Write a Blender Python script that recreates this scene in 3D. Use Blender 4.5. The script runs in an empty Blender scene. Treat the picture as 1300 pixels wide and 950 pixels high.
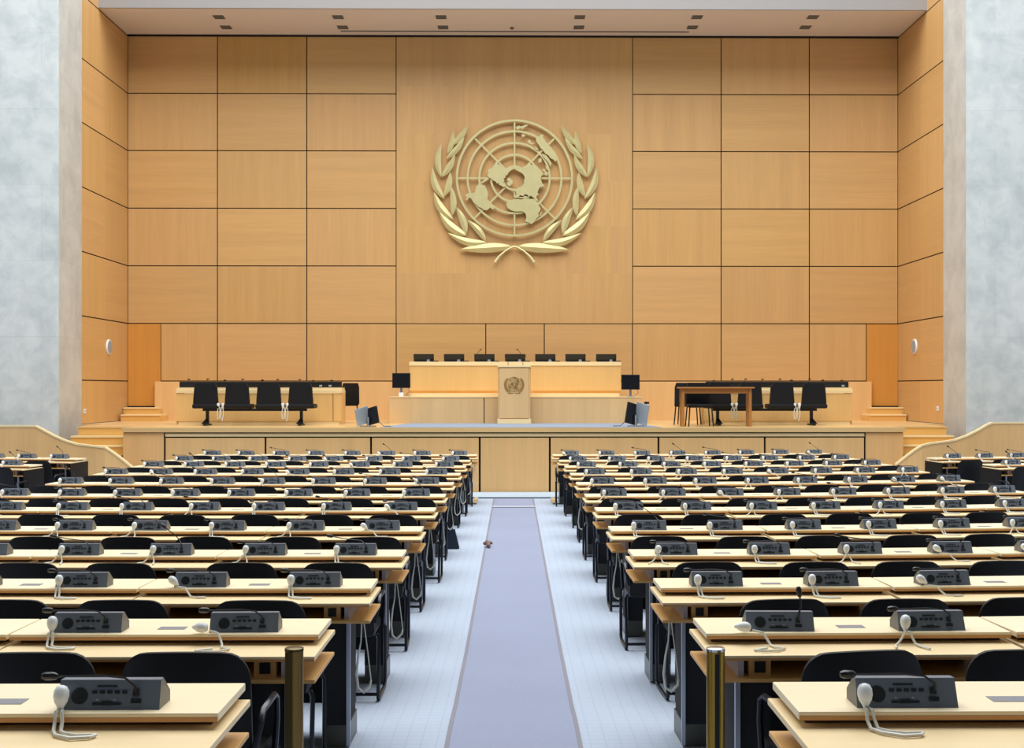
import bpy, bmesh, math, random
from mathutils import Vector, Matrix
PI = math.pi
random.seed(7)
SC = bpy.context.scene
COL = SC.collection
F = 1566.0            # focal length in pixels of a 1300 px wide frame
YAW = math.radians(0.57)
K = 1.7 / 1.5
CAMZ = 2.05
CX = 652 + F * math.tan(YAW)
CY = 493.0

def at(px, py, Y):
    """point of the hall at depth Y seen at a place of the frame"""
    a, b = (px - CX) / F, -(py - CY) / F
    s, c = math.sin(YAW), math.cos(YAW)
    d = Vector((s + a * c, c - a * s, b))
    t = Y / d.y
    return Vector((d.x * t, Y, CAMZ + d.z * t))

def atz(px, py, z):
    a, b = (px - CX) / F, -(py - CY) / F
    s, c = math.sin(YAW), math.cos(YAW)
    t = (z - CAMZ) / b
    return Vector(((s + a * c) * t, (c - a * s) * t, z))

# ------------------------------------------------------------------ materials
def new_mat(name):
    m = bpy.data.materials.new(name); m.use_nodes = True
    nt = m.node_tree
    b = nt.nodes['Principled BSDF']
    return m, nt, b

def srgb(r, g, b):
    f = lambda v: ((v / 255 + .055) / 1.055) ** 2.4 if v / 255 > .04045 else v / 255 / 12.92
    return (f(r), f(g), f(b), 1)

def plain(name, col, rough=.5, metal=0., bump=0., bscale=200, var=0., spec=.5):
    m, nt, b = new_mat(name)
    b.inputs['Base Color'].default_value = srgb(*col)
    b.inputs['Roughness'].default_value = rough
    b.inputs['Metallic'].default_value = metal
    b.inputs['Specular IOR Level'].default_value = spec
    tc = nt.nodes.new('ShaderNodeTexCoord')
    n = nt.nodes.new('ShaderNodeTexNoise'); n.inputs['Scale'].default_value = bscale
    nt.links.new(tc.outputs['Object'], n.inputs['Vector'])
    if var:
        mx = nt.nodes.new('ShaderNodeMix'); mx.data_type = 'RGBA'; mx.blend_type = 'MULTIPLY'
        mx.inputs[0].default_value = 1
        mx.inputs[6].default_value = srgb(*col)
        mr = nt.nodes.new('ShaderNodeMapRange'); mr.inputs[3].default_value = 1 - var; mr.inputs[4].default_value = 1 + var
        nt.links.new(n.outputs['Fac'], mr.inputs[0]); nt.links.new(mr.outputs[0], mx.inputs[7])
        nt.links.new(mx.outputs[2], b.inputs['Base Color'])
    if bump:
        bp = nt.nodes.new('ShaderNodeBump'); bp.inputs['Strength'].default_value = bump; bp.inputs['Distance'].default_value = .002
        nt.links.new(n.outputs['Fac'], bp.inputs['Height']); nt.links.new(bp.outputs['Normal'], b.inputs['Normal'])
    return m

def wood(name, col, amp=.08, rough=.4, axis=2, coords='Object', strips=.05, strip_w=.3, tone=False, spec=.4):
    """veneer: fine grain running along axis and broad leaves of veneer side by side"""
    m, nt, b = new_mat(name)
    L = nt.links.new
    if coords == 'UV':
        tc = nt.nodes.new('ShaderNodeUVMap'); tc.uv_map = 'UVMap'; src = tc.outputs[0]; g = (1, 0, 1)
        axis = 0
    else:
        tc = nt.nodes.new('ShaderNodeTexCoord'); src = tc.outputs['Object']
    mp = nt.nodes.new('ShaderNodeMapping'); L(src, mp.inputs[0])
    sc = [26., 26., 26.]; sc[axis] = 1.1
    mp.inputs['Scale'].default_value = sc
    oi = nt.nodes.new('ShaderNodeObjectInfo')
    add = nt.nodes.new('ShaderNodeVectorMath'); add.operation = 'ADD'
    L(mp.outputs[0], add.inputs[0]); 
    mul = nt.nodes.new('ShaderNodeMath'); mul.operation = 'MULTIPLY'; mul.inputs[1].default_value = 37
    L(oi.outputs['Random'], mul.inputs[0]); L(mul.outputs[0], add.inputs[1])
    n1 = nt.nodes.new('ShaderNodeTexNoise'); n1.inputs['Scale'].default_value = 1; n1.inputs['Detail'].default_value = 4
    L(add.outputs[0], n1.inputs['Vector'])
    mp2 = nt.nodes.new('ShaderNodeMapping'); L(src, mp2.inputs[0])
    s2 = [1 / strip_w] * 3; s2[axis] = .12
    mp2.inputs['Scale'].default_value = s2
    add2 = nt.nodes.new('ShaderNodeVectorMath'); add2.operation = 'ADD'
    L(mp2.outputs[0], add2.inputs[0]); L(mul.outputs[0], add2.inputs[1])
    n2 = nt.nodes.new('ShaderNodeTexNoise'); n2.inputs['Scale'].default_value = 1; n2.inputs['Detail'].default_value = 1
    L(add2.outputs[0], n2.inputs['Vector'])
    r1 = nt.nodes.new('ShaderNodeMapRange'); r1.inputs[1].default_value = .25; r1.inputs[2].default_value = .75
    r1.inputs[3].default_value = 1 - amp; r1.inputs[4].default_value = 1 + amp * .6
    L(n1.outputs['Fac'], r1.inputs[0])
    r2 = nt.nodes.new('ShaderNodeMapRange'); r2.inputs[1].default_value = .3; r2.inputs[2].default_value = .7
    r2.inputs[3].default_value = 1 - strips; r2.inputs[4].default_value = 1 + strips
    L(n2.outputs['Fac'], r2.inputs[0])
    mm = nt.nodes.new('ShaderNodeMath'); mm.operation = 'MULTIPLY'
    L(r1.outputs[0], mm.inputs[0]); L(r2.outputs[0], mm.inputs[1])
    out = mm.outputs[0]
    mx = nt.nodes.new('ShaderNodeMix'); mx.data_type = 'RGBA'; mx.blend_type = 'MULTIPLY'; mx.inputs[0].default_value = 1
    mx.inputs[6].default_value = srgb(*col)
    L(out, mx.inputs[7])
    res = mx.outputs[2]
    if tone:
        at_ = nt.nodes.new('ShaderNodeVertexColor'); at_.layer_name = 'tone'
        m2 = nt.nodes.new('ShaderNodeMix'); m2.data_type = 'RGBA'; m2.blend_type = 'MULTIPLY'; m2.inputs[0].default_value = 1
        L(res, m2.inputs[6]); L(at_.outputs['Color'], m2.inputs[7]); res = m2.outputs[2]
    L(res, b.inputs['Base Color'])
    b.inputs['Roughness'].default_value = rough
    b.inputs['Specular IOR Level'].default_value = spec
    return m

def marble(name, base, vein, scale=.8, joints=True):
    m, nt, b = new_mat(name); L = nt.links.new
    tc = nt.nodes.new('ShaderNodeTexCoord')
    n = nt.nodes.new('ShaderNodeTexNoise'); n.inputs['Scale'].default_value = scale; n.inputs['Detail'].default_value = 10
    n.inputs['Distortion'].default_value = .35; n.inputs['Roughness'].default_value = .62
    L(tc.outputs['Object'], n.inputs['Vector'])
    cr = nt.nodes.new('ShaderNodeValToRGB')
    cr.color_ramp.elements[0].position = .34; cr.color_ramp.elements[0].color = srgb(*vein)
    cr.color_ramp.elements[1].position = .6; cr.color_ramp.elements[1].color = srgb(*base)
    L(n.outputs['Fac'], cr.inputs[0])
    res = cr.outputs[0]
    if joints:
        # slabs of the cladding: each has its own slight tone, thin joints between courses
        sx = nt.nodes.new('ShaderNodeSeparateXYZ'); L(tc.outputs['Object'], sx.inputs[0])
        cb = nt.nodes.new('ShaderNodeCombineXYZ')
        ad = nt.nodes.new('ShaderNodeMath'); ad.operation = 'ADD'
        L(sx.outputs[0], ad.inputs[0]); L(sx.outputs[1], ad.inputs[1])
        L(ad.outputs[0], cb.inputs[0]); L(sx.outputs[2], cb.inputs[1])
        br = nt.nodes.new('ShaderNodeTexBrick'); L(cb.outputs[0], br.inputs['Vector'])
        br.inputs['Scale'].default_value = 1; br.inputs['Brick Width'].default_value = 2.6; br.inputs['Row Height'].default_value = 1.55
        br.inputs['Mortar Size'].default_value = .006; br.inputs['Mortar Smooth'].default_value = .4
        br.inputs['Color1'].default_value = (1, 1, 1, 1); br.inputs['Color2'].default_value = (.93, .94, .93, 1); br.inputs['Mortar'].default_value = (.86, .87, .87, 1)
        mx = nt.nodes.new('ShaderNodeMix'); mx.data_type = 'RGBA'; mx.blend_type = 'MULTIPLY'; mx.inputs[0].default_value = 1
        L(res, mx.inputs[6]); L(br.outputs['Color'], mx.inputs[7]); res = mx.outputs[2]
    L(res, b.inputs['Base Color'])
    b.inputs['Roughness'].default_value = .55; b.inputs['Specular IOR Level'].default_value = .3
    return m

def carpet(name, col, grid=None, var=.06):
    m, nt, b = new_mat(name); L = nt.links.new
    tc = nt.nodes.new('ShaderNodeTexCoord')
    n = nt.nodes.new('ShaderNodeTexNoise'); n.inputs['Scale'].default_value = 60; n.inputs['Detail'].default_value = 3
    L(tc.outputs['Object'], n.inputs['Vector'])
    n2 = nt.nodes.new('ShaderNodeTexNoise'); n2.inputs['Scale'].default_value = .9; n2.inputs['Detail'].default_value = 4
    L(tc.outputs['Object'], n2.inputs['Vector'])
    a = nt.nodes.new('ShaderNodeMath'); a.operation = 'ADD'; L(n.outputs['Fac'], a.inputs[0]); L(n2.outputs['Fac'], a.inputs[1])
    r = nt.nodes.new('ShaderNodeMapRange'); r.inputs[1].default_value = .6; r.inputs[2].default_value = 1.4
    r.inputs[3].default_value = 1 - var; r.inputs[4].default_value = 1 + var
    L(a.outputs[0], r.inputs[0])
    mx = nt.nodes.new('ShaderNodeMix'); mx.data_type = 'RGBA'; mx.blend_type = 'MULTIPLY'; mx.inputs[0].default_value = 1
    mx.inputs[6].default_value = srgb(*col); L(r.outputs[0], mx.inputs[7]); res = mx.outputs[2]
    if grid:
        br = nt.nodes.new('ShaderNodeTexBrick'); L(tc.outputs['Object'], br.inputs['Vector'])
        br.offset = 0; br.inputs['Scale'].default_value = 1
        br.inputs['Brick Width'].default_value = grid; br.inputs['Row Height'].default_value = grid
        br.inputs['Mortar Size'].default_value = .006; br.inputs['Mortar Smooth'].default_value = .3
        br.inputs['Color1'].default_value = (1, 1, 1, 1); br.inputs['Color2'].default_value = (1, 1, 1, 1); br.inputs['Mortar'].default_value = (.91, .925, .94, 1)
        m2 = nt.nodes.new('ShaderNodeMix'); m2.data_type = 'RGBA'; m2.blend_type = 'MULTIPLY'; m2.inputs[0].default_value = 1
        L(res, m2.inputs[6]); L(br.outputs['Color'], m2.inputs[7]); res = m2.outputs[2]
    L(res, b.inputs['Base Color'])
    b.inputs['Roughness'].default_value = .95; b.inputs['Specular IOR Level'].default_value = .1
    bp = nt.nodes.new('ShaderNodeBump'); bp.inputs['Strength'].default_value = .4; bp.inputs['Distance'].default_value = .004
    L(n.outputs['Fac'], bp.inputs['Height']); L(bp.outputs['Normal'], b.inputs['Normal'])
    return m

M = {}
WALLC = (205, 161, 104)
M['panel'] = wood('wall_veneer', WALLC, amp=.06, coords='UV', strips=.04, strip_w=.22, tone=True, rough=.42)
M['panel_orange'] = wood('orange_veneer_and_light', (206, 142, 64), amp=.06, rough=.42)  # on the doors this colour holds the orange light; plinth strips are orange
M['stage_face'] = wood('stage_veneer', (228, 183, 124), amp=.05, strips=.05, strip_w=.35)
M['stage_floor'] = wood('stage_boards', (222, 186, 130), amp=.05, axis=0, rough=.28, spec=.5)
M['step'] = wood('step_wood', (226, 176, 100), amp=.04, axis=0, rough=.4)
M['rostrum'] = wood('rostrum_veneer', (226, 182, 116), amp=.05, strips=.04, strip_w=.4)
M['rostrum_low'] = wood('rostrum_low_veneer', (222, 184, 132), amp=.05, strips=.06, strip_w=.3)
M['edge'] = wood('pale_edge', (240, 214, 162), amp=.03, axis=0)
M['desk'] = wood('desk_top', (250, 232, 194), amp=.025, axis=0, strips=.03, strip_w=.2, rough=.38)
M['desk2'] = wood('desk_low', (246, 220, 172), amp=.03, axis=0, strips=.03, strip_w=.2, rough=.38)
M['desk_edge'] = wood('desk_edge', (205, 150, 92), amp=.05, axis=0)
M['shelf'] = wood('under_shelf', (222, 172, 104), amp=.04, axis=0)
M['walnut'] = wood('shelf_inside', (74, 48, 32), amp=.08, axis=0)
M['table'] = wood('table_wood', (176, 122, 66), amp=.1, axis=0)
M['dark'] = plain('dark_gap', (20, 14, 9), .9)
M['pedestal'] = plain('pedestal_fabric', (38, 40, 44), .9, bump=.3, bscale=300, var=.15)
M['kick'] = plain('kick_plate', (92, 92, 84), .35, .6)
M['alu'] = plain('aluminium', (175, 180, 195), .35, .75)
M['divider'] = plain('divider_grey', (178, 168, 172), .6)
M['slot'] = plain('slot_grey', (128, 128, 134), .5, .3)
M['black_fabric'] = plain('black_upholstery', (9, 10, 15), .55, bump=.4, bscale=500, var=.1, spec=.35)
M['black'] = plain('black_plastic', (14, 15, 18), .4)
M['blackmetal'] = plain('black_tube', (22, 25, 34), .28, .3)
M['console'] = plain('console_plastic', (104, 114, 128), .38)
M['console_side'] = plain('console_shell', (112, 108, 100), .5)
M['console_dark'] = plain('console_dark', (26, 29, 34), .45)
M['console_mark'] = plain('console_print', (150, 156, 162), .5)
M['mic'] = plain('mic_stem', (36, 38, 44), .35, .5)
M['white'] = plain('white_plastic', (236, 240, 241), .3)
M['cord'] = plain('white_cord', (222, 222, 212), .45)
M['gold'] = plain('gold_leaf', (214, 204, 150), .34, .35, bump=.15, bscale=6, var=.08)
M['gold_dark'] = plain('bronze_inlay', (150, 116, 56), .5, .2)
M['brass'] = plain('brass', (172, 138, 56), .3, .85)
M['brass_dull'] = plain('dull_brass', (140, 112, 62), .35, .75)
M['bronze'] = plain('dark_bronze', (88, 76, 44), .35, .8)
M['chrome'] = plain('chrome', (200, 204, 210), .2, .9)
M['ceiling'] = plain('ceiling_paint', (222, 210, 202), .9, var=.02, bscale=1)
M['ceiling2'] = plain('ceiling_fascia', (150, 146, 144), .9)
M['fixture'] = plain('fixture_grey', (96, 92, 86), .5)
M['marble'] = marble('marble', (224, 227, 226), (200, 206, 207), 2.2)
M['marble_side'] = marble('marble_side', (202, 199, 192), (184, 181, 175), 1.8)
M['carpet'] = carpet('blue_carpet', (176, 186, 202), .085)
M['carpet_plain'] = carpet('pale_carpet', (176, 190, 202))
M['carpet_dark'] = carpet('seat_carpet', (120, 134, 152), .16)
M['runner'] = carpet('lilac_runner', (148, 154, 176), None, .05)
M['runner_edge'] = carpet('runner_edge', (140, 138, 146), None, .05)
M['stage_carpet'] = carpet('stage_carpet', (146, 158, 176))
M['navy'] = plain('navy_cloth', (38, 50, 66), .9)
M['tan'] = plain('tan_wood', (206, 178, 132), .6)
M['brown'] = plain('brown_paper', (130, 104, 96), .9)
M['screen'] = plain('screen', (16, 18, 24), .25)
M['silver'] = plain('silver_plastic', (170, 180, 190), .4, .4)

# ------------------------------------------------------------------ mesh builder
class MB:
    def __init__(s): s.v, s.f, s.m, s.sm = [], [], [], []
    def add(s, vs, fs, mi=0, smooth=False, T=None):
        o = len(s.v)
        s.v += [tuple(T @ Vector(v)) if T is not None else tuple(v) for v in vs]
        s.f += [tuple(o + i for i in f) for f in fs]
        s.m += [mi] * len(fs); s.sm += [smooth] * len(fs)
        return s
    def box(s, x0, x1, y0, y1, z0, z1, mi=0, bev=0., T=None):
        if x0 > x1: x0, x1 = x1, x0
        if y0 > y1: y0, y1 = y1, y0
        if z0 > z1: z0, z1 = z1, z0
        if not bev:
            vs = [(x, y, z) for x in (x0, x1) for y in (y0, y1) for z in (z0, z1)]
            fs = [(0, 1, 3, 2), (4, 6, 7, 5), (0, 4, 5, 1), (2, 3, 7, 6), (0, 2, 6, 4), (1, 5, 7, 3)]
            return s.add(vs, fs, mi, False, T)
        bm = bmesh.new()
        bmesh.ops.create_cube(bm, size=1)
        for v in bm.verts:
            v.co = Vector(((x0 + x1) / 2 + v.co.x * (x1 - x0), (y0 + y1) / 2 + v.co.y * (y1 - y0), (z0 + z1) / 2 + v.co.z * (z1 - z0)))
        bmesh.ops.bevel(bm, geom=bm.edges[:], offset=bev, segments=2, profile=.6, affect='EDGES')
        s.bm(bm, mi, False, T); return s
    def bm(s, bm, mi=0, smooth=False, T=None):
        bm.verts.index_update()
        s.add([v.co for v in bm.verts], [[v.index for v in f.verts] for f in bm.faces], mi, smooth, T)
        bm.free(); return s
    def tube(s, pts, r, n=8, mi=0, T=None, caps=True):
        pts = [Vector(p) for p in pts]
        vs, fs = [], []
        up = Vector((0, 0, 1)); prev = None
        for i, p in enumerate(pts):
            d = (pts[min(i + 1, len(pts) - 1)] - pts[max(i - 1, 0)]).normalized()
            if prev is None:
                a = d.cross(up)
                if a.length < .1: a = d.cross(Vector((1, 0, 0)))
                a.normalize()
            else:
                a = (prev - d * prev.dot(d)).normalized()
            prev = a; b = d.cross(a)
            rr = r[i] if isinstance(r, (list, tuple)) else r
            for k in range(n):
                t = 2 * PI * k / n
                vs.append(p + (a * math.cos(t) + b * math.sin(t)) * rr)
        for i in range(len(pts) - 1):
            for k in range(n):
                fs.append((i * n + k, i * n + (k + 1) % n, (i + 1) * n + (k + 1) % n, (i + 1) * n + k))
        if caps:
            fs.append(tuple(range(n - 1, -1, -1))); fs.append(tuple((len(pts) - 1) * n + k for k in range(n)))
        return s.add(vs, fs, mi, True, T)
    def lathe(s, prof, n=16, mi=0, T=None):
        vs, fs = [], []
        for r, z in prof:
            for k in range(n): vs.append((r * math.cos(2 * PI * k / n), r * math.sin(2 * PI * k / n), z))
        for i in range(len(prof) - 1):
            for k in range(n): fs.append((i * n + k, i * n + (k + 1) % n, (i + 1) * n + (k + 1) % n, (i + 1) * n + k))
        fs.append(tuple(range(n - 1, -1, -1))); fs.append(tuple((len(prof) - 1) * n + k for k in range(n)))
        return s.add(vs, fs, mi, True, T)
    def prism(s, poly, y0, y1, mi=0, T=None, mi_side=None):
        """polygon in x,z pushed from y0 to y1"""
        n = len(poly)
        vs = [(x, y0, z) for x, z in poly] + [(x, y1, z) for x, z in poly]
        s.add(vs, [tuple(range(n)), tuple(range(2 * n - 1, n - 1, -1))], mi, False, T)
        s.add(vs, [(i, i + n, (i + 1) % n + n, (i + 1) % n) for i in range(n)], mi if mi_side is None else mi_side, False, T)
        return s
    def build(s, name, mats, parent=None, loc=None, smooth_angle=True):
        me = bpy.data.meshes.new(name)
        me.from_pydata(s.v, [], s.f)
        if not isinstance(mats, (list, tuple)): mats = [mats]
        for m in mats: me.materials.append(M[m] if isinstance(m, str) else m)
        me.polygons.foreach_set('material_index', s.m)
        me.polygons.foreach_set('use_smooth', s.sm)
        bm = bmesh.new(); bm.from_mesh(me); bmesh.ops.recalc_face_normals(bm, faces=bm.faces[:]); bm.to_mesh(me); bm.free()
        if any(s.sm): 
            try: me.set_sharp_from_angle(angle=math.radians(40))
            except Exception: pass
        me.update()
        o = bpy.data.objects.new(name, me); COL.objects.link(o)
        if parent: o.parent = parent
        if loc is not None: o.location = loc
        return o

def tag(o, label=None, cat=None, group=None, kind=None):
    if label: o['label'] = label
    if cat: o['category'] = cat
    if group: o['group'] = group
    if kind: o['kind'] = kind
    return o

def empty(name, label, cat, loc=(0, 0, 0), rz=0., group=None):
    o = bpy.data.objects.new(name, None); COL.objects.link(o)
    o.location = loc; o.rotation_euler = (0, 0, rz); o.empty_display_size = .1
    return tag(o, label, cat, group)

CH = {}
def kids(o):
    return [c for c in bpy.data.objects if c.parent == o]
def snapshot(o):
    """the tree below a thing, read once"""
    return [(c, snapshot(c)) for c in kids(o)]
def dup(src, tree, loc, rz, label, group=None):
    r = src.copy(); COL.objects.link(r); r.location = loc; r.rotation_euler = (0, 0, rz)
    r['label'] = label
    if group: r['group'] = group
    def rec(t, par):
        for c, sub in t:
            d = c.copy(); COL.objects.link(d); d.parent = par; rec(sub, d)
    rec(tree, r)
    return r

ORD = ['', 'first', 'second', 'third', 'fourth', 'fifth', 'sixth', 'seventh', 'eighth', 'ninth', 'tenth', 'eleventh', 'twelfth']

# ------------------------------------------------------------------ floor
def zfloor(Y):
    """the floor is level up to the front rows and rises towards the back of the hall"""
    y = Y / K
    T = [(-6, .62), (0, .46), (3.4, .29), (3.9, .205), (4.9, .165), (5.4, .1), (6.4, .08), (6.9, .045), (7.9, .022), (8.4, .004), (11, .0), (13, -.006), (17, -.008), (18.2, -.017), (60, -.017)]
    for (a, za), (b, zb) in zip(T, T[1:]):
        if y <= b:
            t = max(0., (y - a) / (b - a)); return za + (zb - za) * t
    return 0.

YS = [-6, -3, 0, 3.4, 3.9, 4.9, 5.4, 6.4, 6.9, 7.9, 8.4, 11, 13, 17, 18.2, 20.4, 26]
WALLY = 26.2 * K
STF = 21.4 * K          # stage front
STZ = 2.05 - .776       # stage floor level
def strip(name, xl, xr, ya, yb, dz, mat, kind=None, thick=.0):
    b = MB()
    ys = [y * K for y in YS if ya < y * K < yb]; ys = [ya] + ys + [yb]
    vs, fs = [], []
    for y in ys:
        a = xl(y) if callable(xl) else xl; c = xr(y) if callable(xr) else xr
        vs += [(a, y, zfloor(y) + dz), (c, y, zfloor(y) + dz)]
    for i in range(len(ys) - 1): fs.append((2 * i, 2 * i + 1, 2 * i + 3, 2 * i + 2))
    n = len(vs)
    if thick:
        vs += [(x, y, z - thick) for x, y, z in vs]
        m = len(ys)
        for i in range(m - 1):
            fs.append((n + 2 * i + 2, n + 2 * i + 3, n + 2 * i + 1, n + 2 * i))
            fs.append((2 * i, 2 * i + 2, n + 2 * i + 2, n + 2 * i)); fs.append((2 * i + 1, n + 2 * i + 1, n + 2 * i + 3, 2 * i + 3))
        fs.append((0, n, n + 1, 1)); fs.append((2 * m - 2, 2 * m - 1, n + 2 * m - 1, n + 2 * m - 2))
    b.add(vs, fs)
    o = b.build(name, mat)
    if kind: tag(o, kind=kind)
    return o
strip('floor', -16, 16, -6 * K, 26 * K, 0, 'carpet', 'structure', .05)
RW = .365
r = strip('carpet_runner', -RW, RW, -5 * K, 20.35 * K, .008, 'runner', None, .007)
tag(r, 'lilac carpet runner down the middle of the aisle to the stage', 'carpet')
for s in (-1, 1):
    e = strip('runner_binding', s * RW - .012 , s * RW + .012, -5 * K, 20.35 * K, .011, 'runner_edge', None, .003)
    e.parent = r
b = MB(); b.box(-RW, RW, 18.75 * K, 18.82 * K, .0085, .0105); o = b.build('crossing_tape', 'white', r); o['label'] = 'pale tape line across the runner'
b = MB(); b.box(-.9, .9, 20.4 * K, STF - .03, .0, .012); tag(b.build('floor_strip', 'carpet_plain'), 'pale carpet strip at the foot of the stage centre panel', 'carpet')

# ------------------------------------------------------------------ wood panelled walls
def panel_wall(name, quads, T, mat='panel', gap=.024, back=True, ext=None):
    """quads: (u0,u1,z0,z1,grain,tone,gapflag); T maps (u, depth, z) to the hall"""
    me = bpy.data.meshes.new(name)
    vs, fs, uvs, tones, mi = [], [], [], [], []
    def quad(p, uv, tone, m):
        o = len(vs); vs.extend([T @ Vector(q) for q in p]); fs.append((o, o + 1, o + 2, o + 3)); uvs.append(uv); tones.append(tone); mi.append(m)
    for (u0, u1, z0, z1, g, tone, gp) in quads:
        gg = gap / 2 if gp else 0
        u0, u1, z0, z1 = u0 + gg, u1 - gg, z0 + gg, z1 - gg
        du, dv = random.random() * 50, random.random() * 50
        W, H = u1 - u0, z1 - z0
        if g == 'H': uv = [(du, dv), (du + W, dv), (du + W, dv + H), (du, dv + H)]
        else: uv = [(du, dv), (du, dv + W), (du + H, dv + W), (du + H, dv)]
        quad([(u0, 0, z0), (u1, 0, z0), (u1, 0, z1), (u0, 0, z1)], uv, tone, 0)
        if gp:
            d = .03
            for a, c in (((u0, z0), (u0, z1)), ((u1, z1), (u1, z0)), ((u1, z0), (u0, z0)), ((u0, z1), (u1, z1))):
                quad([(a[0], 0, a[1]), (c[0], 0, c[1]), (c[0], d, c[1]), (a[0], d, a[1])], [(0, 0)] * 4, (.6, .6, .6), 0)
    if back:
        u0 = min(q[0] for q in quads); u1 = max(q[1] for q in quads); z0 = min(q[2] for q in quads); z1 = max(q[3] for q in quads)
        if ext: u0, u1, z0, z1 = ext
        quad([(u0, .031, z0), (u1, .031, z0), (u1, .031, z1), (u0, .031, z1)], [(0, 0)] * 4, (1, 1, 1), 1)
        quad([(u0, .2, z0), (u1, .2, z0), (u1, .2, z1), (u0, .2, z1)], [(0, 0)] * 4, (1, 1, 1), 1)
    me.from_pydata([tuple(v) for v in vs], [], fs)
    me.materials.append(M[mat]); me.materials.append(M['dark'])
    me.polygons.foreach_set('material_index', mi)
    me.uv_layers.new(name='UVMap'); me.color_attributes.new('tone', 'FLOAT_COLOR', 'CORNER')
    me.uv_layers['UVMap'].data.foreach_set('uv', [c for uv in uvs for q in uv for c in q])
    me.color_attributes['tone'].data.foreach_set('color', [c for t in tones for _ in range(4) for c in (*t, 1)])
    o = bpy.data.objects.new(name, me); COL.objects.link(o); tag(o, kind='structure')
    return o

XW = lambda px: at(px, CY, WALLY).x
ZW = lambda py: at(652, py, WALLY).z
xs = [XW(p) for p in (162, 276, 389.5, 503, 803, 915.5, 1027.5, 1140)]
zs = [ZW(p) for p in (47, 119.5, 192, 265, 338, 411, 484)]
XL, XR = xs[0], xs[-1]
CEZ = zs[0]
random.seed(3)
def tone(c=0.):
    t = 1 + random.uniform(-.035, .035) + c
    return (t, t * random.uniform(.985, 1.01), t * random.uniform(.95, 1.03))
quads = []
cols = [(0, 1), (1, 2), (2, 3), (4, 5), (5, 6), (6, 7)]
for j in range(6):
    for n, (a, c) in enumerate(cols):
        par = (n + j) % 2 if n < 3 else (n - 3 + j) % 2
        t = tone()
        if (j, n) == (0, 1): t = (.90, .87, .68)
        x0, x1 = xs[a], xs[c]
        if j == 5 and n == 0: x0 = XW(204)
        if j == 5 and n == 5: x1 = XW(1100)
        quads.append((x0, x1, zs[j + 1], zs[j], 'V' if par else 'H', t, True))
# tall centre field behind the emblem: leaves of veneer butted without joints
cx = [xs[3] + .008] + [XW(p) for p in (548, 590, 617, 690, 745, 775)] + [xs[4] - .008]
cz = [zs[5] + .008, ZW(347), ZW(287), ZW(230), ZW(170), ZW(110), zs[0]]
for i in range(len(cx) - 1):
    for j in range(len(cz) - 1):
        quads.append((cx[i], cx[i + 1], cz[j], cz[j + 1], 'V', tone(.0), False))
for a, c in ((503, 616.7), (616.7, 691), (691, 803)):
    quads.append((XW(a), XW(c), zs[6], zs[5], 'H', tone(), True))
# recessed ground behind the doors is given by the backing
T = Matrix.Translation((0, WALLY, 0))
panel_wall('wall_back', quads, T, ext=(XL - .2, XR + .2, STZ - .1, CEZ + .03))
# lower band, standing a little proud
b = MB(); b.box(XW(198), XW(1105), WALLY - .1, WALLY - .005, STZ, zs[6] - .012)
tag(b.build('wall_back_lower_band', 'panel_orange' if False else 'stage_face'), kind='structure')
# side walls: veneered, two leaves per course, joints at the same levels
SWF = 23.43 * K
YJ = 24.75 * K
def side(sgn, name):
    X = XL if sgn < 0 else XR
    q = []
    L = WALLY - SWF
    m = WALLY - YJ
    zz = [STZ, zs[6], zs[5], zs[4], zs[3], zs[2], zs[1], zs[0], zs[0] + 1.6, zs[0] + 3.2, zs[0] + 4.8, zs[0] + 6.4]
    for j in range(len(zz) - 1):
        for (a, c) in ((0, m), (m, L)):
            g = .012
            q.append((a, c, zz[j] + g, zz[j + 1] - g, 'V' if (j + (a > 0)) % 2 else 'H', tone(-.03 + (.05 if a > 0 else 0)), False))
    # u runs along the wall from the back corner, depth outwards
    if sgn < 0: T = Matrix(((0, -1, 0, X), (-1, 0, 0, WALLY), (0, 0, 1, 0), (0, 0, 0, 1)))
    else: T = Matrix(((0, 1, 0, X), (-1, 0, 0, WALLY), (0, 0, 1, 0), (0, 0, 0, 1)))
    panel_wall(name, q, T)
side(-1, 'wall_left'); side(1, 'wall_right')
# doors in the back wall corners (panels closing the openings, the orange light there put into their colour)
zd = ZW(515.5)
for n, (pa, pc) in ((1, (162, 204)), (2, (1100, 1140))):
    b = MB(); b.box(XW(pa) + .01, XW(pc) - .005, WALLY - .004, WALLY + .03, zd, zs[5] - .012)
    tag(b.build('door_%d' % n, 'panel_orange'), kind='structure')
    b = MB(); b.box(XW(pa), XW(pc), WALLY - .006, WALLY + .03, zd - .03, zd - .002)
    tag(b.build('trim_%d' % n, 'dark'), kind='structure')
# stage ceiling with its fascia
CY2 = 24.4 * K
b = MB(); b.box(XL - .3, XR + .3, CY2, WALLY + .3, CEZ + .035, CEZ + .3)
tag(b.build('ceiling', 'ceiling'), kind='structure')
b = MB(); b.box(XL - .3, XR + .3, CY2 - .05, CY2, CEZ + .035, CEZ + 7.5)
tag(b.build('ceiling_fascia', 'ceiling2'), kind='structure')
b = MB(); b.box(XL - .05, XR + .05, WALLY - .02, WALLY + .05, CEZ - .01, CEZ + .036)
tag(b.build('trim_3', 'dark'), kind='structure')
b = MB(); b.box(at(435, 41, WALLY).x, at(872, 41, WALLY).x, atz(650, 41.5, CEZ).y - .02, atz(650, 41.5, CEZ).y + .03, CEZ + .02, CEZ + .036)
tag(b.build('ceiling_track', 'fixture'), 'long thin slotted track in the stage ceiling close to the panelled wall', 'track')
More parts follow.
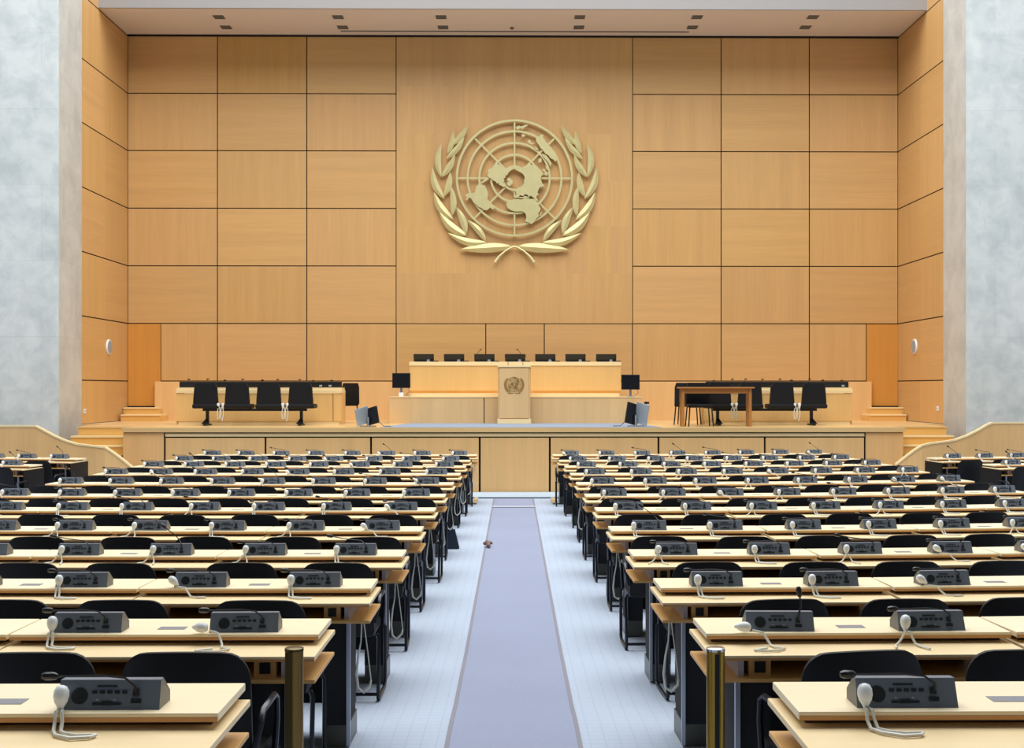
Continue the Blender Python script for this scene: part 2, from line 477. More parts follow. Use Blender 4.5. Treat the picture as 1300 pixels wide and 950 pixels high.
# main hall ceiling, side walls, stone piers
HZ = CEZ + 7.5
b = MB(); b.box(-16, 16, -8, CY2, HZ, HZ + .2); tag(b.build('ceiling_hall', 'ceiling2'), kind='structure')
PF = 22.25 * K
for s, nm in ((-1, 'left'), (1, 'right')):
    X = XL if s < 0 else XR
    b = MB(); b.box(X, s * 16.2, PF, SWF + .002, -.02, HZ, 0)
    # the faces turned sideways take a darker, warmer marble tone
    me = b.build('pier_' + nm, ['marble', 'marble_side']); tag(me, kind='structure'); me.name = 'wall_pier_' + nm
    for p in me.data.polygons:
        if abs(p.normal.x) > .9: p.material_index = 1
    b = MB(); b.box(s * 16, s * 16.2, -8, PF, -.02, HZ); tag(b.build('wall_hall_' + nm, 'marble'), kind='structure')

# ------------------------------------------------------------------ stage
SX0, SX1 = at(155, 560, STF).x, at(1148, 560, STF).x
b = MB(); b.box(SX0, SX1, STF - .04, WALLY, STZ - .09, STZ, 0)
XS0 = at(98.5, 545, 22.07 * K).x; XS1 = at(1202.5, 545, 22.07 * K).x
for (a_, c_, xo_) in ((XS0, SX0 + .001, XL), (SX1 - .001, XS1, XR)):
    b.box(a_, c_, 22.07 * K, SWF, STZ - .03, STZ, 0)
    b.box(min(a_, xo_), max(c_, xo_), SWF, WALLY, STZ - .03, STZ, 0)
tag(b.build('floor_stage', 'stage_floor'), kind='structure')
b = MB()
g = .02
z1 = STZ - .092
px = [155, 209, 337, 471, 609, 698, 836, 971, 1098, 1148]
xx = [at(p, 560, STF).x for p in px]
for i in range(9):
    wide = i in (0, 8)
    top = z1 - .012 if wide else STZ - .2
    b.box(xx[i] + g, xx[i + 1] - g, STF, STF + .05, .0, top)
tag(b.build('wall_stage_front', 'stage_face'), kind='structure')
b = MB(); b.box(xx[0] + .02, xx[-1] - .02, STF + .052, STF + .1, 0, STZ - .09)
tag(b.build('wall_stage_core', 'dark'), kind='structure')
b = MB(); b.box(xx[1] + .01, xx[8] - .01, STF + .0, STF + .05, STZ - .175, z1 - .022)
tag(b.build('trim_4', 'edge'), kind='structure')
for s in (-1, 1):
    b = MB(); x0_, x1_ = (XS0 + .01, SX0 - .001) if s < 0 else (SX1 + .001, XS1 - .01)
    b.box(x0_, x1_, 22.07 * K + .015, SWF, 0, STZ - .031); b.box(XL if s < 0 else x1_, x0_ if s < 0 else XR, SWF - .02, SWF + .1, 0, STZ - .031)
    tag(b.build('wall_stage_landing_' + ('left' if s < 0 else 'right'), 'step'), kind='structure')
for i, s in ((5, -1), (6, 1)):   # end cheeks of the stage
    x = SX0 if s < 0 else SX1
    b = MB(); b.box(x, x - s * .05, STF + .1, 22.07 * K + .3, 0, STZ - .09); tag(b.build('wall_stage_cheek_' + ('left' if s < 0 else 'right'), 'stage_face'), kind='structure')
# blue stage carpet in front of the rostrum
c0, c1 = atz(486, 542, STZ), atz(836, 542, STZ)
b = MB()
yb = 23.85 * K - .015
b.add([(c0.x, STF + .04, STZ + .008), (c1.x, STF + .04, STZ + .008), (c1.x - .25, yb, STZ + .008), (c0.x + .35, yb, STZ + .008),
       (c0.x, STF + .04, STZ + .001), (c1.x, STF + .04, STZ + .001), (c1.x - .25, yb, STZ + .001), (c0.x + .35, yb, STZ + .001)],
      [(0, 1, 2, 3), (4, 5, 1, 0), (5, 6, 2, 1), (6, 7, 3, 2), (7, 4, 0, 3)])
tag(b.build('stage_carpet', 'stage_carpet'), 'blue grey carpet lying on the stage in front of the rostrum', 'carpet')
# stairs
def flight(name, x0, x1, y_top, z_top, n, rise, tread, label, flare, mat='step', base=0.):
    b = MB()
    for i in range(n):
        zt = z_top - rise * (i + 1)
        ye = y_top - tread * (i + 1)
        xa, xb = x0, x1
        if flare < 0: xa = x0 + flare * (i + 1)
        if flare > 0: xb = x1 + flare * (i + 1)
        b.box(xa, xb, ye, y_top - tread * i - .0005, base, zt - .03, 0)
        b.box(xa, xb, ye - .02, y_top - tread * i - .001, zt - .03, zt, 1)
    o = b.build(name, [mat, 'edge']); tag(o, label, 'stairs'); return o
flight('stage_stairs', XS0, SX0 - .03, 22.07 * K - .002, STZ, 6, .18, .28, 'wooden steps up to the stage beside its left end', -.035)
flight('stage_stairs', SX1 + .03, XS1, 22.07 * K - .002, STZ, 6, .18, .28, 'wooden steps up to the stage beside its right end', .035)
def door_steps(pa, pb, pc, lab):
    b = MB()
    n = 2
    x0, x1 = at(pa, 520, WALLY - .4).x, at(pb, 520, WALLY - .4).x
    u0, u1 = at(pa - 3 if pa < 600 else pa - 1, 520, WALLY - .77).x, at(pb + (1 if pa < 600 else 3), 520, WALLY - .77).x
    h = (zd - .03 - STZ) / 2
    wa, wb = (-.08, .0) if pa < 600 else (.0, .08)
    b.box(u0, u1, WALLY - .75, WALLY - .105, STZ, STZ + h - .03, 0); b.box(u0, u1, WALLY - .77, WALLY - .105, STZ + h - .03, STZ + h, 1)
    b.box(x0, x1, WALLY - .38, WALLY - .105, STZ + h, STZ + 2 * h - .03, 0); b.box(x0, x1, WALLY - .4, WALLY - .105, STZ + 2 * h - .03, STZ + 2 * h, 1)
    tag(b.build('door_steps', ['step', 'edge']), lab, 'steps')
door_steps(156, 202, 0, 'two wooden steps on the stage below the orange-lit door at left')
door_steps(1105, 1148, 0, 'two wooden steps on the stage below the orange-lit door at right')

# curved parapets in front of the stairs
def parapet(pts, flip, label):
    b = MB()
    Yp = 20.3 * K
    top, n = [], len(pts)
    for (x, y, dy) in pts: top.append(at(x, y, Yp + dy))
    th = .1
    vs, fs = [], []
    for p in top:
        vs += [(p.x, p.y, 0), (p.x, p.y, p.z - .02), (p.x, p.y + th, p.z - .02), (p.x, p.y + th, 0)]
    for i in range(n - 1):
        a, c = 4 * i, 4 * i + 4
        fs += [(a, c, c + 1, a + 1), (a + 2, c + 2, c + 3, a + 3)]
    fs += [(0, 1, 2, 3), (4 * n - 4, 4 * n - 1, 4 * n - 2, 4 * n - 3)]
    b.add(vs, fs)
    o = b.build('stair_parapet', 'stage_face'); tag(o, label, 'parapet')
    b = MB(); vs, fs = [], []
    for p in top:
        vs += [(p.x, p.y - .012, p.z - .02), (p.x, p.y - .012, p.z + .012), (p.x, p.y + th + .012, p.z + .012), (p.x, p.y + th + .012, p.z - .02)]
    for i in range(n - 1):
        a, c = 4 * i, 4 * i + 4
        fs += [(a + k, c + k, c + (k + 1) % 4, a + (k + 1) % 4) for k in range(4)]
    fs += [(0, 1, 2, 3), (4 * n - 4, 4 * n - 1, 4 * n - 2, 4 * n - 3)]
    b.add(vs, fs); c = b.build('handrail_cap', 'edge', o); c['label'] = 'pale rounded cap along the curved top'
parapet([(-260, 541, 0), (30, 541, 0), (45, 541.3, 0), (55, 546.5, 0), (69, 554, 0), (83, 560, 0), (97, 564, 0), (118, 566.5, .0), (133, 568, 0.), (145, 576, .05), (158, 586, .12), (170, 596, .2)], 0,
        'curved wooden parapet beside the stage stairs at left')
parapet([(1138, 590, .2), (1148, 582, .12), (1161, 572, .05), (1171, 565.7, 0), (1182, 563, 0), (1203, 560.5, 0), (1214, 558.4, 0), (1228, 553.5, 0), (1242, 546.6, 0), (1253, 540, 0), (1260, 537, 0), (1300, 537, 0), (1560, 537, 0)], 0,
        'curved wooden parapet beside the stage stairs at right')
# round wall speakers and sockets on the side walls
for s, pxx, py, w in ((-1, 139.5, 441, 'left'), (1, 1163, 440, 'right')):
    X = XL if s < 0 else XR
    Y = abs(X) * F / abs(pxx - 652); z = CAMZ - (py - 493) * Y / F
    o = empty('wall_speaker', 'round white speaker disc high on the wood panelled %s side wall' % w, 'speaker', (X, Y, z), 0, 'wall speakers')
    R = Matrix.Rotation(-s * PI / 2, 4, 'Y')
    MB().lathe([(.175, 0), (.175, .02), (.165, .03)], 28, 0, R).build('rim', 'white', o)
    MB().lathe([(.15, .0295), (.15, .034), (.1, .037)], 28, 0, R).build('speaker_cloth', 'console_mark', o)
for s, pxx, py, w in ((-1, 109, 522, 'left'), (1, 1192.5, 519, 'right')):
    X = XL if s < 0 else XR
    Y = abs(X) * F / abs(pxx - 652); z = CAMZ - (py - 493) * Y / F
    o = empty('wall_socket', 'small white socket low on the %s panelled wall beside the stone pier' % w, 'socket', (X, Y, z), 0, 'wall sockets')
    MB().box(-s * .002, -s * .014, -.07, .07, -.05, .05, 0, .003).build('plate', 'white', o)
    MB().box(-s * .012, -s * .018, -.02, .02, -.02, .02).build('socket_insert', 'console_mark', o)
# recessed ceiling lights of the stage ceiling
prot = None
names = ['outermost at the left', 'second from the left', 'left of the middle', 'right of the middle', 'second from the right', 'outermost at the right']
for row, pxs, py in ((0, (278, 429, 560, 736, 885, 1032), 21.5), (1, (287, 435, 562.5, 735, 879, 1022.5), 34.5)):
    for i, p in enumerate(pxs):
        c = atz(p, py, CEZ + .035)
        lab = 'small recessed ceiling light, %s row, %s' % ('front' if row == 0 else 'rear', names[i])
        if prot is None:
            prot = empty('ceiling_light', lab, 'ceiling light', c, 0, 'ceiling lights over the stage')
            b = MB(); b.box(-.12, .12, -.13, -.1, -.012, .0); b.box(-.12, .12, .1, .13, -.012, 0); b.box(-.12, -.095, -.1, .1, -.012, 0); b.box(.095, .12, -.1, .1, -.012, 0)
            b.build('frame', 'fixture', prot)
            b = MB(); b.box(-.095, .095, -.1, .1, -.006, -.001); 
            for k in range(4): b.box(-.09, .09, -.08 + .05 * k, -.07 + .05 * k, -.011, -.005)
            b.build('louvre', 'console_side', prot)
            ptree = snapshot(prot)
        else: dup(prot, ptree, c, 0, lab)
c = atz(650, 35, CEZ + .035)
o = empty('ceiling_sensor', 'tiny dark sensor in the middle of the stage ceiling', 'sensor', c)
MB().lathe([(.05, 0), (.05, -.02), (.03, -.035)], 14).build('sensor_body', 'fixture', o)
MB().lathe([(.02, -.034), (.015, -.045)], 10).build('lens', 'black', o)

# ------------------------------------------------------------------ the emblem
EC = (573, 405); ER = 344.
def en(p): return ((p[0] - EC[0]) / ER, -(p[1] - EC[1]) / ER)
LAND = {
 'north_america': [(577,338),(560,343),(540,346),(522,350),(510,340),(495,338),(485,328),(470,322),(458,330),(448,345),(430,350),(413,362),(420,376),(413,392),(424,404),(438,410),(447,420),(462,426),(470,438),(482,436),(484,448),(497,450),(508,461),(520,452),(516,440),(505,432),(514,420),(508,408),(522,404),(518,392),(532,388),(537,374),(550,362),(565,354),(577,352)],
 'greenland': [(532,408),(545,402),(552,412),(562,420),(560,440),(545,454),(533,448),(527,436),(538,426),(530,418)],
 'eurasia': [(577,338),(592,350),(612,352),(622,340),(640,334),(650,326),(664,318),(672,330),(690,325),(704,336),(718,352),(732,366),(742,382),(730,396),(724,408),(732,424),(736,440),(750,448),(738,456),(722,460),(714,474),(708,490),(716,502),(704,506),(700,520),(714,540),(700,538),(684,520),(668,508),(656,514),(648,504),(634,500),(624,512),(606,506),(592,522),(574,522),(568,514),(584,502),(582,486),(572,478),(590,470),(596,458),(612,462),(622,448),(630,436),(628,420),(634,404),(626,386),(612,374),(596,366),(577,356)],
 'africa': [(524,562),(530,545),(545,534),(570,532),(592,528),(612,532),(640,524),(664,528),(690,528),(704,545),(720,552),(714,566),(726,582),(722,600),(712,612),(716,630),(700,642),(690,662),(672,676),(655,666),(634,660),(642,640),(640,620),(628,604),(610,600),(580,603),(552,595),(532,580)],
 'south_america': [(344,474),(352,452),(368,437),(384,446),(400,450),(408,468),(416,488),(417,512),(413,530),(428,544),(438,562),(458,580),(446,590),(430,580),(410,596),(392,592),(376,580),(360,574),(346,560),(330,546),(322,528),(304,520),(296,540),(286,532),(294,520),(284,504),(300,496),(326,494),(342,490)],
 'australia': [(698,172),(712,168),(720,158),(730,148),(745,156),(738,168),(750,180),(760,202),(778,228),(794,252),(808,270),(822,300),(812,310),(800,296),(782,288),(772,272),(752,262),(742,244),(724,228),(712,206),(700,192)],
}
ISL = [[(580,108),(600,98),(612,103),(640,92),(652,98),(632,108),(622,120),(606,112),(590,124)], [(612,150),(628,148),(638,160),(620,166)],
       [(650,186),(664,182),(668,196),(690,206),(672,208),(655,200)], [(686,218),(706,228),(712,242),(700,240)],
       [(735,262),(758,272),(772,288),(790,318),(784,340),(770,312),(752,292),(738,278)], [(712,296),(730,286),(732,310),(716,316)],
       [(734,356),(748,350),(758,368),(770,376),(764,392),(742,384),(752,374)], [(752,330),(766,342),(772,362),(760,352)],
       [(726,606),(736,602),(724,626),(716,628)], [(396,404),(410,400),(424,412),(404,424),(378,440),(372,434),(398,416)],
       [(584,514),(616,518),(640,510),(652,520),(632,524),(604,524)]]
MIR = 653.6
LEAF = [((575.3,185.5),(594.2,160.8),7.5),((569,196.5),(576.3,167.6),7),((567.4,203),(590,176.6),7.5),((560.5,226),(561.6,183),8),((561.5,226),(578.4,198),8),
        ((564.9,254),(549.5,214),9),((565,250.5),(572.6,219.7),8),((576,280),(551.6,245.5),10),((575,275),(573,237),8),((593,300.4),(558.2,269.8),11),
        ((592.5,298.5),(580,264.3),9),((618.5,309),(569.3,296.9),9.5),((617.4,307.4),(593.6,280.3),8),((650.5,314),(584.8,317.9),12)]
def fill(poly, y0, y1, b, T, mi=0):
    """extrude an uneven outline, triangulated"""
    from mathutils.geometry import tessellate_polygon
    n = len(poly); tri = tessellate_polygon([[Vector((x, z, 0)) for x, z in poly]])
    vs = [(x, y0, z) for x, z in poly] + [(x, y1, z) for x, z in poly]
    fs = [tuple(t) for t in tri] + [tuple(i + n for i in t) for t in tri] + [(i, (i + 1) % n, (i + 1) % n + n, i + n) for i in range(n)]
    b.add(vs, fs, mi, False, T)
def ringb(b, r0, r1, y0, y1, T, n=72, mi=0):
    vs = []
    for k in range(n):
        c, s = math.cos(2 * PI * k / n), math.sin(2 * PI * k / n)
        vs += [(r0 * c, y1, r0 * s), (r0 * c, y0, r0 * s), (r1 * c, y0, r1 * s), (r1 * c, y1, r1 * s)]
    fs = []
    for k in range(n):
        a, c = 4 * k, 4 * ((k + 1) % n)
        fs += [(a + i, c + i, c + (i + 1) % 4, a + (i + 1) % 4) for i in range(4)]
    b.add(vs, fs, mi, False, T)
def leafb(b, p0, p1, w, y, T, bend=0.):
    """a leaf with a raised midrib, base p0, tip p1"""
    P0, P1 = Vector((p0[0], 0, p0[1])), Vector((p1[0], 0, p1[1]))
    d = P1 - P0; L = d.length; d.normalize(); nrm = Vector((-d.z, 0, d.x))
    vs, fs = [], []; N = 12
    for i in range(N + 1):
        t = i / N
        hw = w / 2 * (math.sin(PI * min(1, t ** .85)) ** .8 if 0 < t < 1 else 0) + w * .015
        c = P0 + d * (L * t) + nrm * (bend * L * math.sin(PI * t))
        th = .35 * hw + .02 * w
        vs += [c + nrm * hw + Vector((0, y, 0)), c + Vector((0, y - th * 1.6, 0)), c - nrm * hw + Vector((0, y, 0)), c + Vector((0, y + .25 * w, 0))]
    for i in range(N):
        a, c = 4 * i, 4 * i + 4
        fs += [(a + k, c + k, c + (k + 1) % 4, a + (k + 1) % 4) for k in range(4)]
    fs += [(0, 1, 2, 3), (4 * N + 3, 4 * N + 2, 4 * N + 1, 4 * N)]
    b.add(vs, fs, 0, False, T)
def pxn(p, mirror=False):
    x = (p[0] - MIR) / 74.2; x = -x if mirror else x
    return (x, -(p[1] - 227.4) / 74.2)
def grid_mb(y0, y1, T=None, w=.018):
    b = MB()
    for k in (1, 2, 3, 4): ringb(b, .2 * k - w, .2 * k + w, y0, y1, T)
    ringb(b, 1 - 2.1 * w, 1, y0 - .015, y1, T, 96)
    for k in range(8):
        R = Matrix.Rotation(PI / 4 * k, 4, 'Y')
        bb = MB(); bb.box(.2, .985, y0 + .003, y1 - .003, -w * .8, w * .8); b.add(bb.v, bb.f, 0, False, (T @ R) if T is not None else R)
    return b
ec = at(653.2, 227.2, WALLY)
RAD = 74.2 * WALLY / F
emb = empty('wall_emblem', 'large gold emblem of a world map in an olive wreath on the panelled wall', 'emblem', (ec.x, WALLY - .1, ec.z))
Ts = Matrix.Scale(RAD, 4)
grid_mb(-.01, .012, Ts).build('globe_grid', 'gold', emb)
for k, poly in LAND.items():
    b = MB(); fill([en(p) for p in poly], -.034, -.002, b, Ts); b.build('landmass', 'gold', emb)
for poly in ISL:
    b = MB(); fill([en(p) for p in poly], -.03, -.002, b, Ts); b.build('island', 'gold', emb)
for mir in (False, True):
    b = MB()
    st = [(656, 313.5), (650, 315), (642.8, 319), (634, 326.7), (629, 334)]
    st = [pxn(p, mir) for p in st]
    b.tube([(x, -.01, z) for x, z in st], [.012, .014, .016, .02, .028], 8, 0, Ts)
    br = b.build('olive_branch', 'gold', emb)
    for n, (p0, p1, w) in enumerate(LEAF):
        b = MB(); q0, q1 = pxn(p0, mir), pxn(p1, mir)
        bend = (.10 if n in (3, 5, 7, 9, 11) else -.06) * (1 if mir else -1)
        if n == 13: bend = -.0
        leafb(b, q0, q1, w / 74.2 * .98, -.01, Ts, -bend); b.build('leaf', 'gold', br)
# stand-offs that carry the emblem on the wall
b = MB()
for a in range(8):
    c, s = math.cos(PI / 4 * a) * .98, math.sin(PI / 4 * a) * .98
    b.box(c * RAD - .02, c * RAD + .02, .01, .1, s * RAD - .02, s * RAD + .02)
b.build('mounting_frame', 'bronze', emb)

# ------------------------------------------------------------------ rostrum
T1Y = 23.85 * K; T2Y = 24.7 * K; LY = 23.45 * K
z1t = at(652, 504, T1Y).z
ros = empty('rostrum', 'pale wooden two tier rostrum at the middle of the stage', 'rostrum', (0, T1Y, STZ))
def rel(b, name, mat, lab=None, par=ros):
    base = par.location
    b.v = [(x - base.x, y - base.y, z - base.z) for x, y, z in b.v]
    o = b.build(name, mat, par)
    if lab: o['label'] = lab
    return o
X1 = lambda p: at(p, 500, T1Y).x
X2 = lambda p: at(p, 480, T2Y).x
b = MB(); b.box(X1(494.5), X1(614), T1Y, T1Y + .05, STZ, z1t - .012); rel(b, 'front_panel', 'rostrum_low')
b = MB(); b.box(X1(615.2), X1(640), T1Y, T1Y + .05, STZ, z1t - .012); rel(b, 'front_panel', 'rostrum_low')
b = MB(); b.box(X1(668), X1(814.6), T1Y, T1Y + .05, STZ, z1t - .012); rel(b, 'front_panel', 'rostrum_low')
b = MB(); b.box(X1(494.5), X1(814.6), T1Y + .052, T2Y + .5, STZ, z1t - .03); rel(b, 'carcass', 'walnut')
b = MB(); b.box(X1(493), X1(816), T1Y - .01, T2Y + .52, z1t - .012, z1t, 0); rel(b, 'lower_top', 'edge')
zt0 = at(652, 500.2, T1Y + .3).z
b = MB(); b.box(X1(519), X1(632), T1Y + .25, T2Y, z1t, z1t + .075, 0, .004); rel(b, 'ledge', 'edge')
b = MB(); b.box(X1(674), X1(788), T1Y + .25, T2Y, z1t, z1t + .075, 0, .004); rel(b, 'ledge', 'edge')
z2t = at(652, 459.5, T2Y).z
for a, c in ((520, 632), (674, 788)):
    b = MB(); b.box(X2(a), X2(c), T2Y, T2Y + .05, z1t + .07, z2t - .09); rel(b, 'upper_panel', 'rostrum')
    b = MB(); b.box(X2(a) + .01, X2(c) - .01, T2Y - .012, T2Y, z1t + .075, z1t + .13); rel(b, 'plinth_strip', 'panel_orange')
b = MB(); b.box(X2(521), X2(787), T2Y + .052, T2Y + .7, z1t, z2t - .09); rel(b, 'upper_carcass', 'rostrum')
b = MB(); b.box(X2(519.5), X2(788.5), T2Y - .015, T2Y + .75, z2t - .09, z2t, 0, .004); rel(b, 'upper_top', 'edge')
# lectern
zl = at(652, 464, LY).z
XLc = lambda p: at(p, 500, LY).x
lec = empty('lectern', 'pale wooden lectern with an inlaid world map emblem in front of the rostrum', 'lectern', (XLc(652.7), LY, STZ))
b = MB(); b.box(XLc(632.5), XLc(673.2), LY, LY + .35, STZ + .1 + .01, zl - .04, 0, .004); rel(b, 'lectern_body', 'rostrum_low', None, lec)
b = MB(); b.box(XLc(634.5), XLc(671), LY - .02, LY - .001, STZ + .13, zl - .06, 0, .004); rel(b, 'lectern_front', 'rostrum_low', None, lec)
b = MB(); b.box(XLc(631.5), XLc(674.2), LY - .03, LY + .37, STZ + .009, STZ + .1 + .01, 0, .004); rel(b, 'plinth', 'edge', None, lec)
b = MB(); b.box(XLc(631.7), XLc(674), LY - .03, LY + .4, zl - .04, zl, 0, .004); rel(b, 'lectern_top', 'edge', None, lec)
# its small inlaid emblem
c = at(653, 488, LY)
Te = Matrix.Translation((0, -.0225 - 0, c.z - STZ)) @ Matrix.Scale(9.3 * LY / F, 4)
b = grid_mb(-.02, .03, Te, .018)
for poly in list(LAND.values()) + ISL: fill([en(p) for p in poly], -.04, .02, b, Te)
for mir in (False, True):
    for n, (p0, p1, w) in enumerate(LEAF): leafb(b, pxn(p0, mir), pxn(p1, mir), w / 74.2 * 1.1, -.01, Te)
b.build('inlaid_emblem', 'gold_dark', lec)
for k, (pp, hh) in enumerate(((645, 12), (664, 10))):
    b = MB(); x = XLc(pp) - lec.location.x
    b.tube([(x, .2, zl - STZ), (x, .18, zl - STZ + .1), (x + (.05 if k else -.06), .1, zl - STZ + .19)], .006, 6)
    m = b.build('microphone', 'mic', lec)
    b = MB(); b.lathe([(.01, 0), (.014, .02), (.01, .045)], 8, 0, Matrix.Translation((x + (.05 if k else -.06), .1, zl - STZ + .18))); b.build('microphone_head', 'black', m)

# low monitors on the upper tier
wm = 25.8 * (T2Y + .3) / F
mon = None
mnames = ['leftmost', 'second from the left', 'third from the left', 'middle', 'third from the right', 'second from the right', 'rightmost']
for i, p in enumerate((538, 576.5, 615, 654, 692.3, 730.6, 769.5)):
    c = at(p, 458, T2Y + .3); loc = (c.x, T2Y + .3, z2t)
    lab = 'low black desk monitor on the rostrum top, %s of seven' % mnames[i]
    if mon is None:
        mon = empty('desk_monitor', lab, 'monitor', loc, 0, 'low monitors on the rostrum')
        b = MB(); Tm = Matrix.Translation((0, 0, .1)) @ Matrix.Rotation(.3, 4, 'X'); b.box(-wm / 2, wm / 2, -.02, .02, -.08, .085, 0, .005, Tm); b.build('monitor_housing', 'black', mon)
        b = MB(); b.box(wm * .16, wm * .3, -.06, .06, .0, .055, 0, .004); b.build('stand', 'alu', mon)
        b = MB(); b.box(-wm * .45, wm * .12, -.05, .1, .0, .02, 0, .004); b.box(wm * .32, wm * .72, -.08, .08, 0, .03, 0, .006); b.build('control_pad', 'black', mon)
        mtree = snapshot(mon)
    else: dup(mon, mtree, loc, 0, lab)
for i, (pp, dx) in enumerate(((605, .04), (662, -.04))):
    c = at(pp, 458, T2Y + .35)
    m = empty('gooseneck_microphone', 'thin gooseneck microphone on the rostrum top %s' % ('between the third and fourth monitor' if i else 'behind the third monitor'), 'microphone', (c.x, T2Y + .45, z2t), 0)
    MB().tube([(0, 0, 0), (0, 0, .15), (dx, 0, .24), (dx * 2.4, -.03, .29)], .005, 6).build('stem', 'mic', m)
    MB().box(dx * 2.4 - .02, dx * 2.4 + .02, -.045, -.015, .28, .305, 0, .004).build('microphone_head', 'black', m)
    MB().lathe([(.04, 0), (.035, .015)], 12).build('base', 'black', m)
# flat screens at the two ends of the lower tier
for pa, pb, ya, yb_, side_ in ((498, 521, 474, 493, 'left'), (788.8, 812, 476, 495, 'right')):
    Yq = T1Y + .15
    a, c = at(pa, ya, Yq), at(pb, yb_, Yq)
    o = empty('computer_monitor', 'black flat screen on a %s foot at the %s end of the rostrum' % ('white' if side_ == 'left' else 'silver', side_), 'monitor', ((a.x + c.x) / 2, Yq, z1t + .003), 0, 'flat screens on the rostrum')
    W = (c.x - a.x) / 2; zt, zb = a.z - z1t, c.z - z1t
    b = MB(); b.box(-W, W, -.02, .02, zb, zt, 0, .006); h = b.build('monitor_housing', 'black', o)
    MB().box(-W + .015, W - .015, -.0225, -.0195, zb + .02, zt - .015).build('screen', 'screen', h)
    b = MB(); b.box(-.025, .025, .0, .03, .015, zb + .05); b.build('stand_neck', 'chrome', o)
    b = MB(); b.box(-.09 if side_ == 'right' else -.05, .09 if side_ == 'right' else .05, -.06, .08, .0, .018 if side_ == 'right' else .09, 0, .005); b.build('foot', 'chrome' if side_ == 'right' else 'white', o)
    b = MB(); b.tube([(W * .6, .02, zb + .05), (W * .9, .03, zb - .06), (W * .5, .02, .02)], .005, 6); b.build('cable', 'black', o)
# foldback screens standing on the stage edge
def prompter(px, py, hgt, lab, flip, big):
    c = atz(px, py, STZ)
    o = empty('stage_monitor', lab, 'monitor', (c.x, c.y, STZ + .009), 0, 'monitors on the stage edge')
    f = -1 if flip else 1
    H = hgt
    lean = Matrix.Rotation(.2 * f * -1, 4, 'Y')
    for k, (dx, rz, mat) in enumerate(((-.09, .9, 'silver'), (.1, -.7, 'black'))):
        Tm = Matrix.Translation((dx * f, .0, .05)) @ Matrix.Rotation(rz * f, 4, 'Z') @ Matrix.Rotation(-.22 * f, 4, 'Y')
        b = MB(); b.box(-.17, .17, -.018, .018, .0, H, 0, .006, Tm); h = b.build('monitor_housing', mat, o)
        b = MB(); b.box(-.155, .155, -.024, -.018, .02, H - .02, 0, 0, Tm) if k else b.box(-.1, .1, .018, .05, .05, H - .1, 0, .01, Tm)
        b.build('screen' if k else 'rear_cover', 'screen' if k else 'chrome', h)
    b = MB(); b.box(-.16, .16, -.09, .09, 0, .025, 0, .006); b.build('foot', 'chrome', o)
    b = MB(); b.tube([(0, 0, .02), (0, 0, H * .55)], .018, 8); b.build('stand_neck', 'chrome', o)
    b = MB(); b.tube([(.1 * f, .05, .3 * H), (.2 * f, .1, .1), (.3 * f, .05, .012), (.45 * f, .0, .012)], .007, 6); b.build('cable', 'navy', o)
    if big:
        b = MB(); b.box(.12, .24, -.02, .05, H * .35, H * .6, 0, .01); b.build('clip_box', 'black', o)
        b = MB(); b.tube([(.2, .02, H * .9), (.22, .0, H * 1.1)], .01, 6); b.box(.17, .27, -.03, .03, H * 1.08, H * 1.18, 0, .01); b.build('clip_lamp', 'mic', o)
prompter(467.5, 542.6, .34, 'pair of small silver and black screens on the stage edge, no clip lamp', False, False)
prompter(807, 542.3, .42, 'pair of small screens with clip lamp on the stage edge by the blue carpet', True, True)

# ------------------------------------------------------------------ long stage desks, beam seats, table
def stage_desk(pa, pb, lab, mirror):
    Yd = 23.15 * K
    xa, xb = at(pa, 520, Yd).x, at(pb, 520, Yd).x
    H = .79
    o = empty('stage_desk', lab, 'desk', ((xa + xb) / 2, Yd, STZ), 0, 'long desks on the stage')
    w = (xb - xa) / 2
    b = MB(); b.box(-w + .01, w - .01, 0, .04, .08, H - .13); b.build('front_panel', 'rostrum', o)
    b = MB(); b.box(-w + .05, w - .05, .02, .06, .0, .08); b.build('plinth', 'edge', o)
    b = MB(); b.box(-w, w, -.015, .55, H - .12, H - .05, 0, .003); b.build('desk_top', 'edge', o)
    b = MB(); b.box(-w + .01, w - .01, .01, .5, H - .05, H); b.build('raised_shelf', 'edge', o)
    for s in (-1, 1):
        b = MB(); b.box(s * w, s * (w - .04), .041, .55, 0, H - .121); b.build('end_panel', 'rostrum', o)
    b = MB(); s = -1 if mirror else 1
    b.box(s * (w - .19), s * (w - .18), -.006, .0, .08, H - .13); b.build('joint_strip', 'walnut', o)
    return o, w, H
dL, wL, H1 = stage_desk(223.3, 434, 'long pale desk on the left of the stage behind four seats', False)
dR, wR, H1 = stage_desk(893, 1082.5, 'long pale desk on the right of the stage behind four seats and table', True)
for (pa, pb, lab, gap) in ((228, 434, 'long black equipment rail with small microphones on the left stage desk', 0), (896, 1077, 'long black equipment rail with small microphones on the right stage desk', 1)):
    Yd = 23.15 * K + .3
    xa, xb = at(pa, 490, Yd).x, at(pb, 490, Yd).x
    z = STZ + H1
    o = empty('equipment_rail', lab, 'equipment', ((xa + xb) / 2, Yd, z), 0, 'black rails on the stage desks')
    w = (xb - xa) / 2
    b = MB(); Hh = .125
    b.box(-w, w, -.02, .03, .0, Hh, 0, .006); b.build('rail', 'black', o)
    for k in range(9):
        x = -w + .2 + k * (2 * w - .4) / 8 + random.uniform(-.05, .05); h = random.uniform(.02, .06)
        b = MB(); b.tube([(x, 0, Hh - .01), (x + .02, 0, Hh + h)], .005, 6); b.box(x - .005, x + .05, -.012, .012, Hh + h - .01, Hh + h + .012); b.build('microphone', 'mic', o)
    for x in ((w - .45, w - .25) if not gap else (w - .12,)):
        b = MB(); b.box(x - .03, x + .03, -.028, -.018, .02, .055); b.build('tag_plate', 'silver', o)

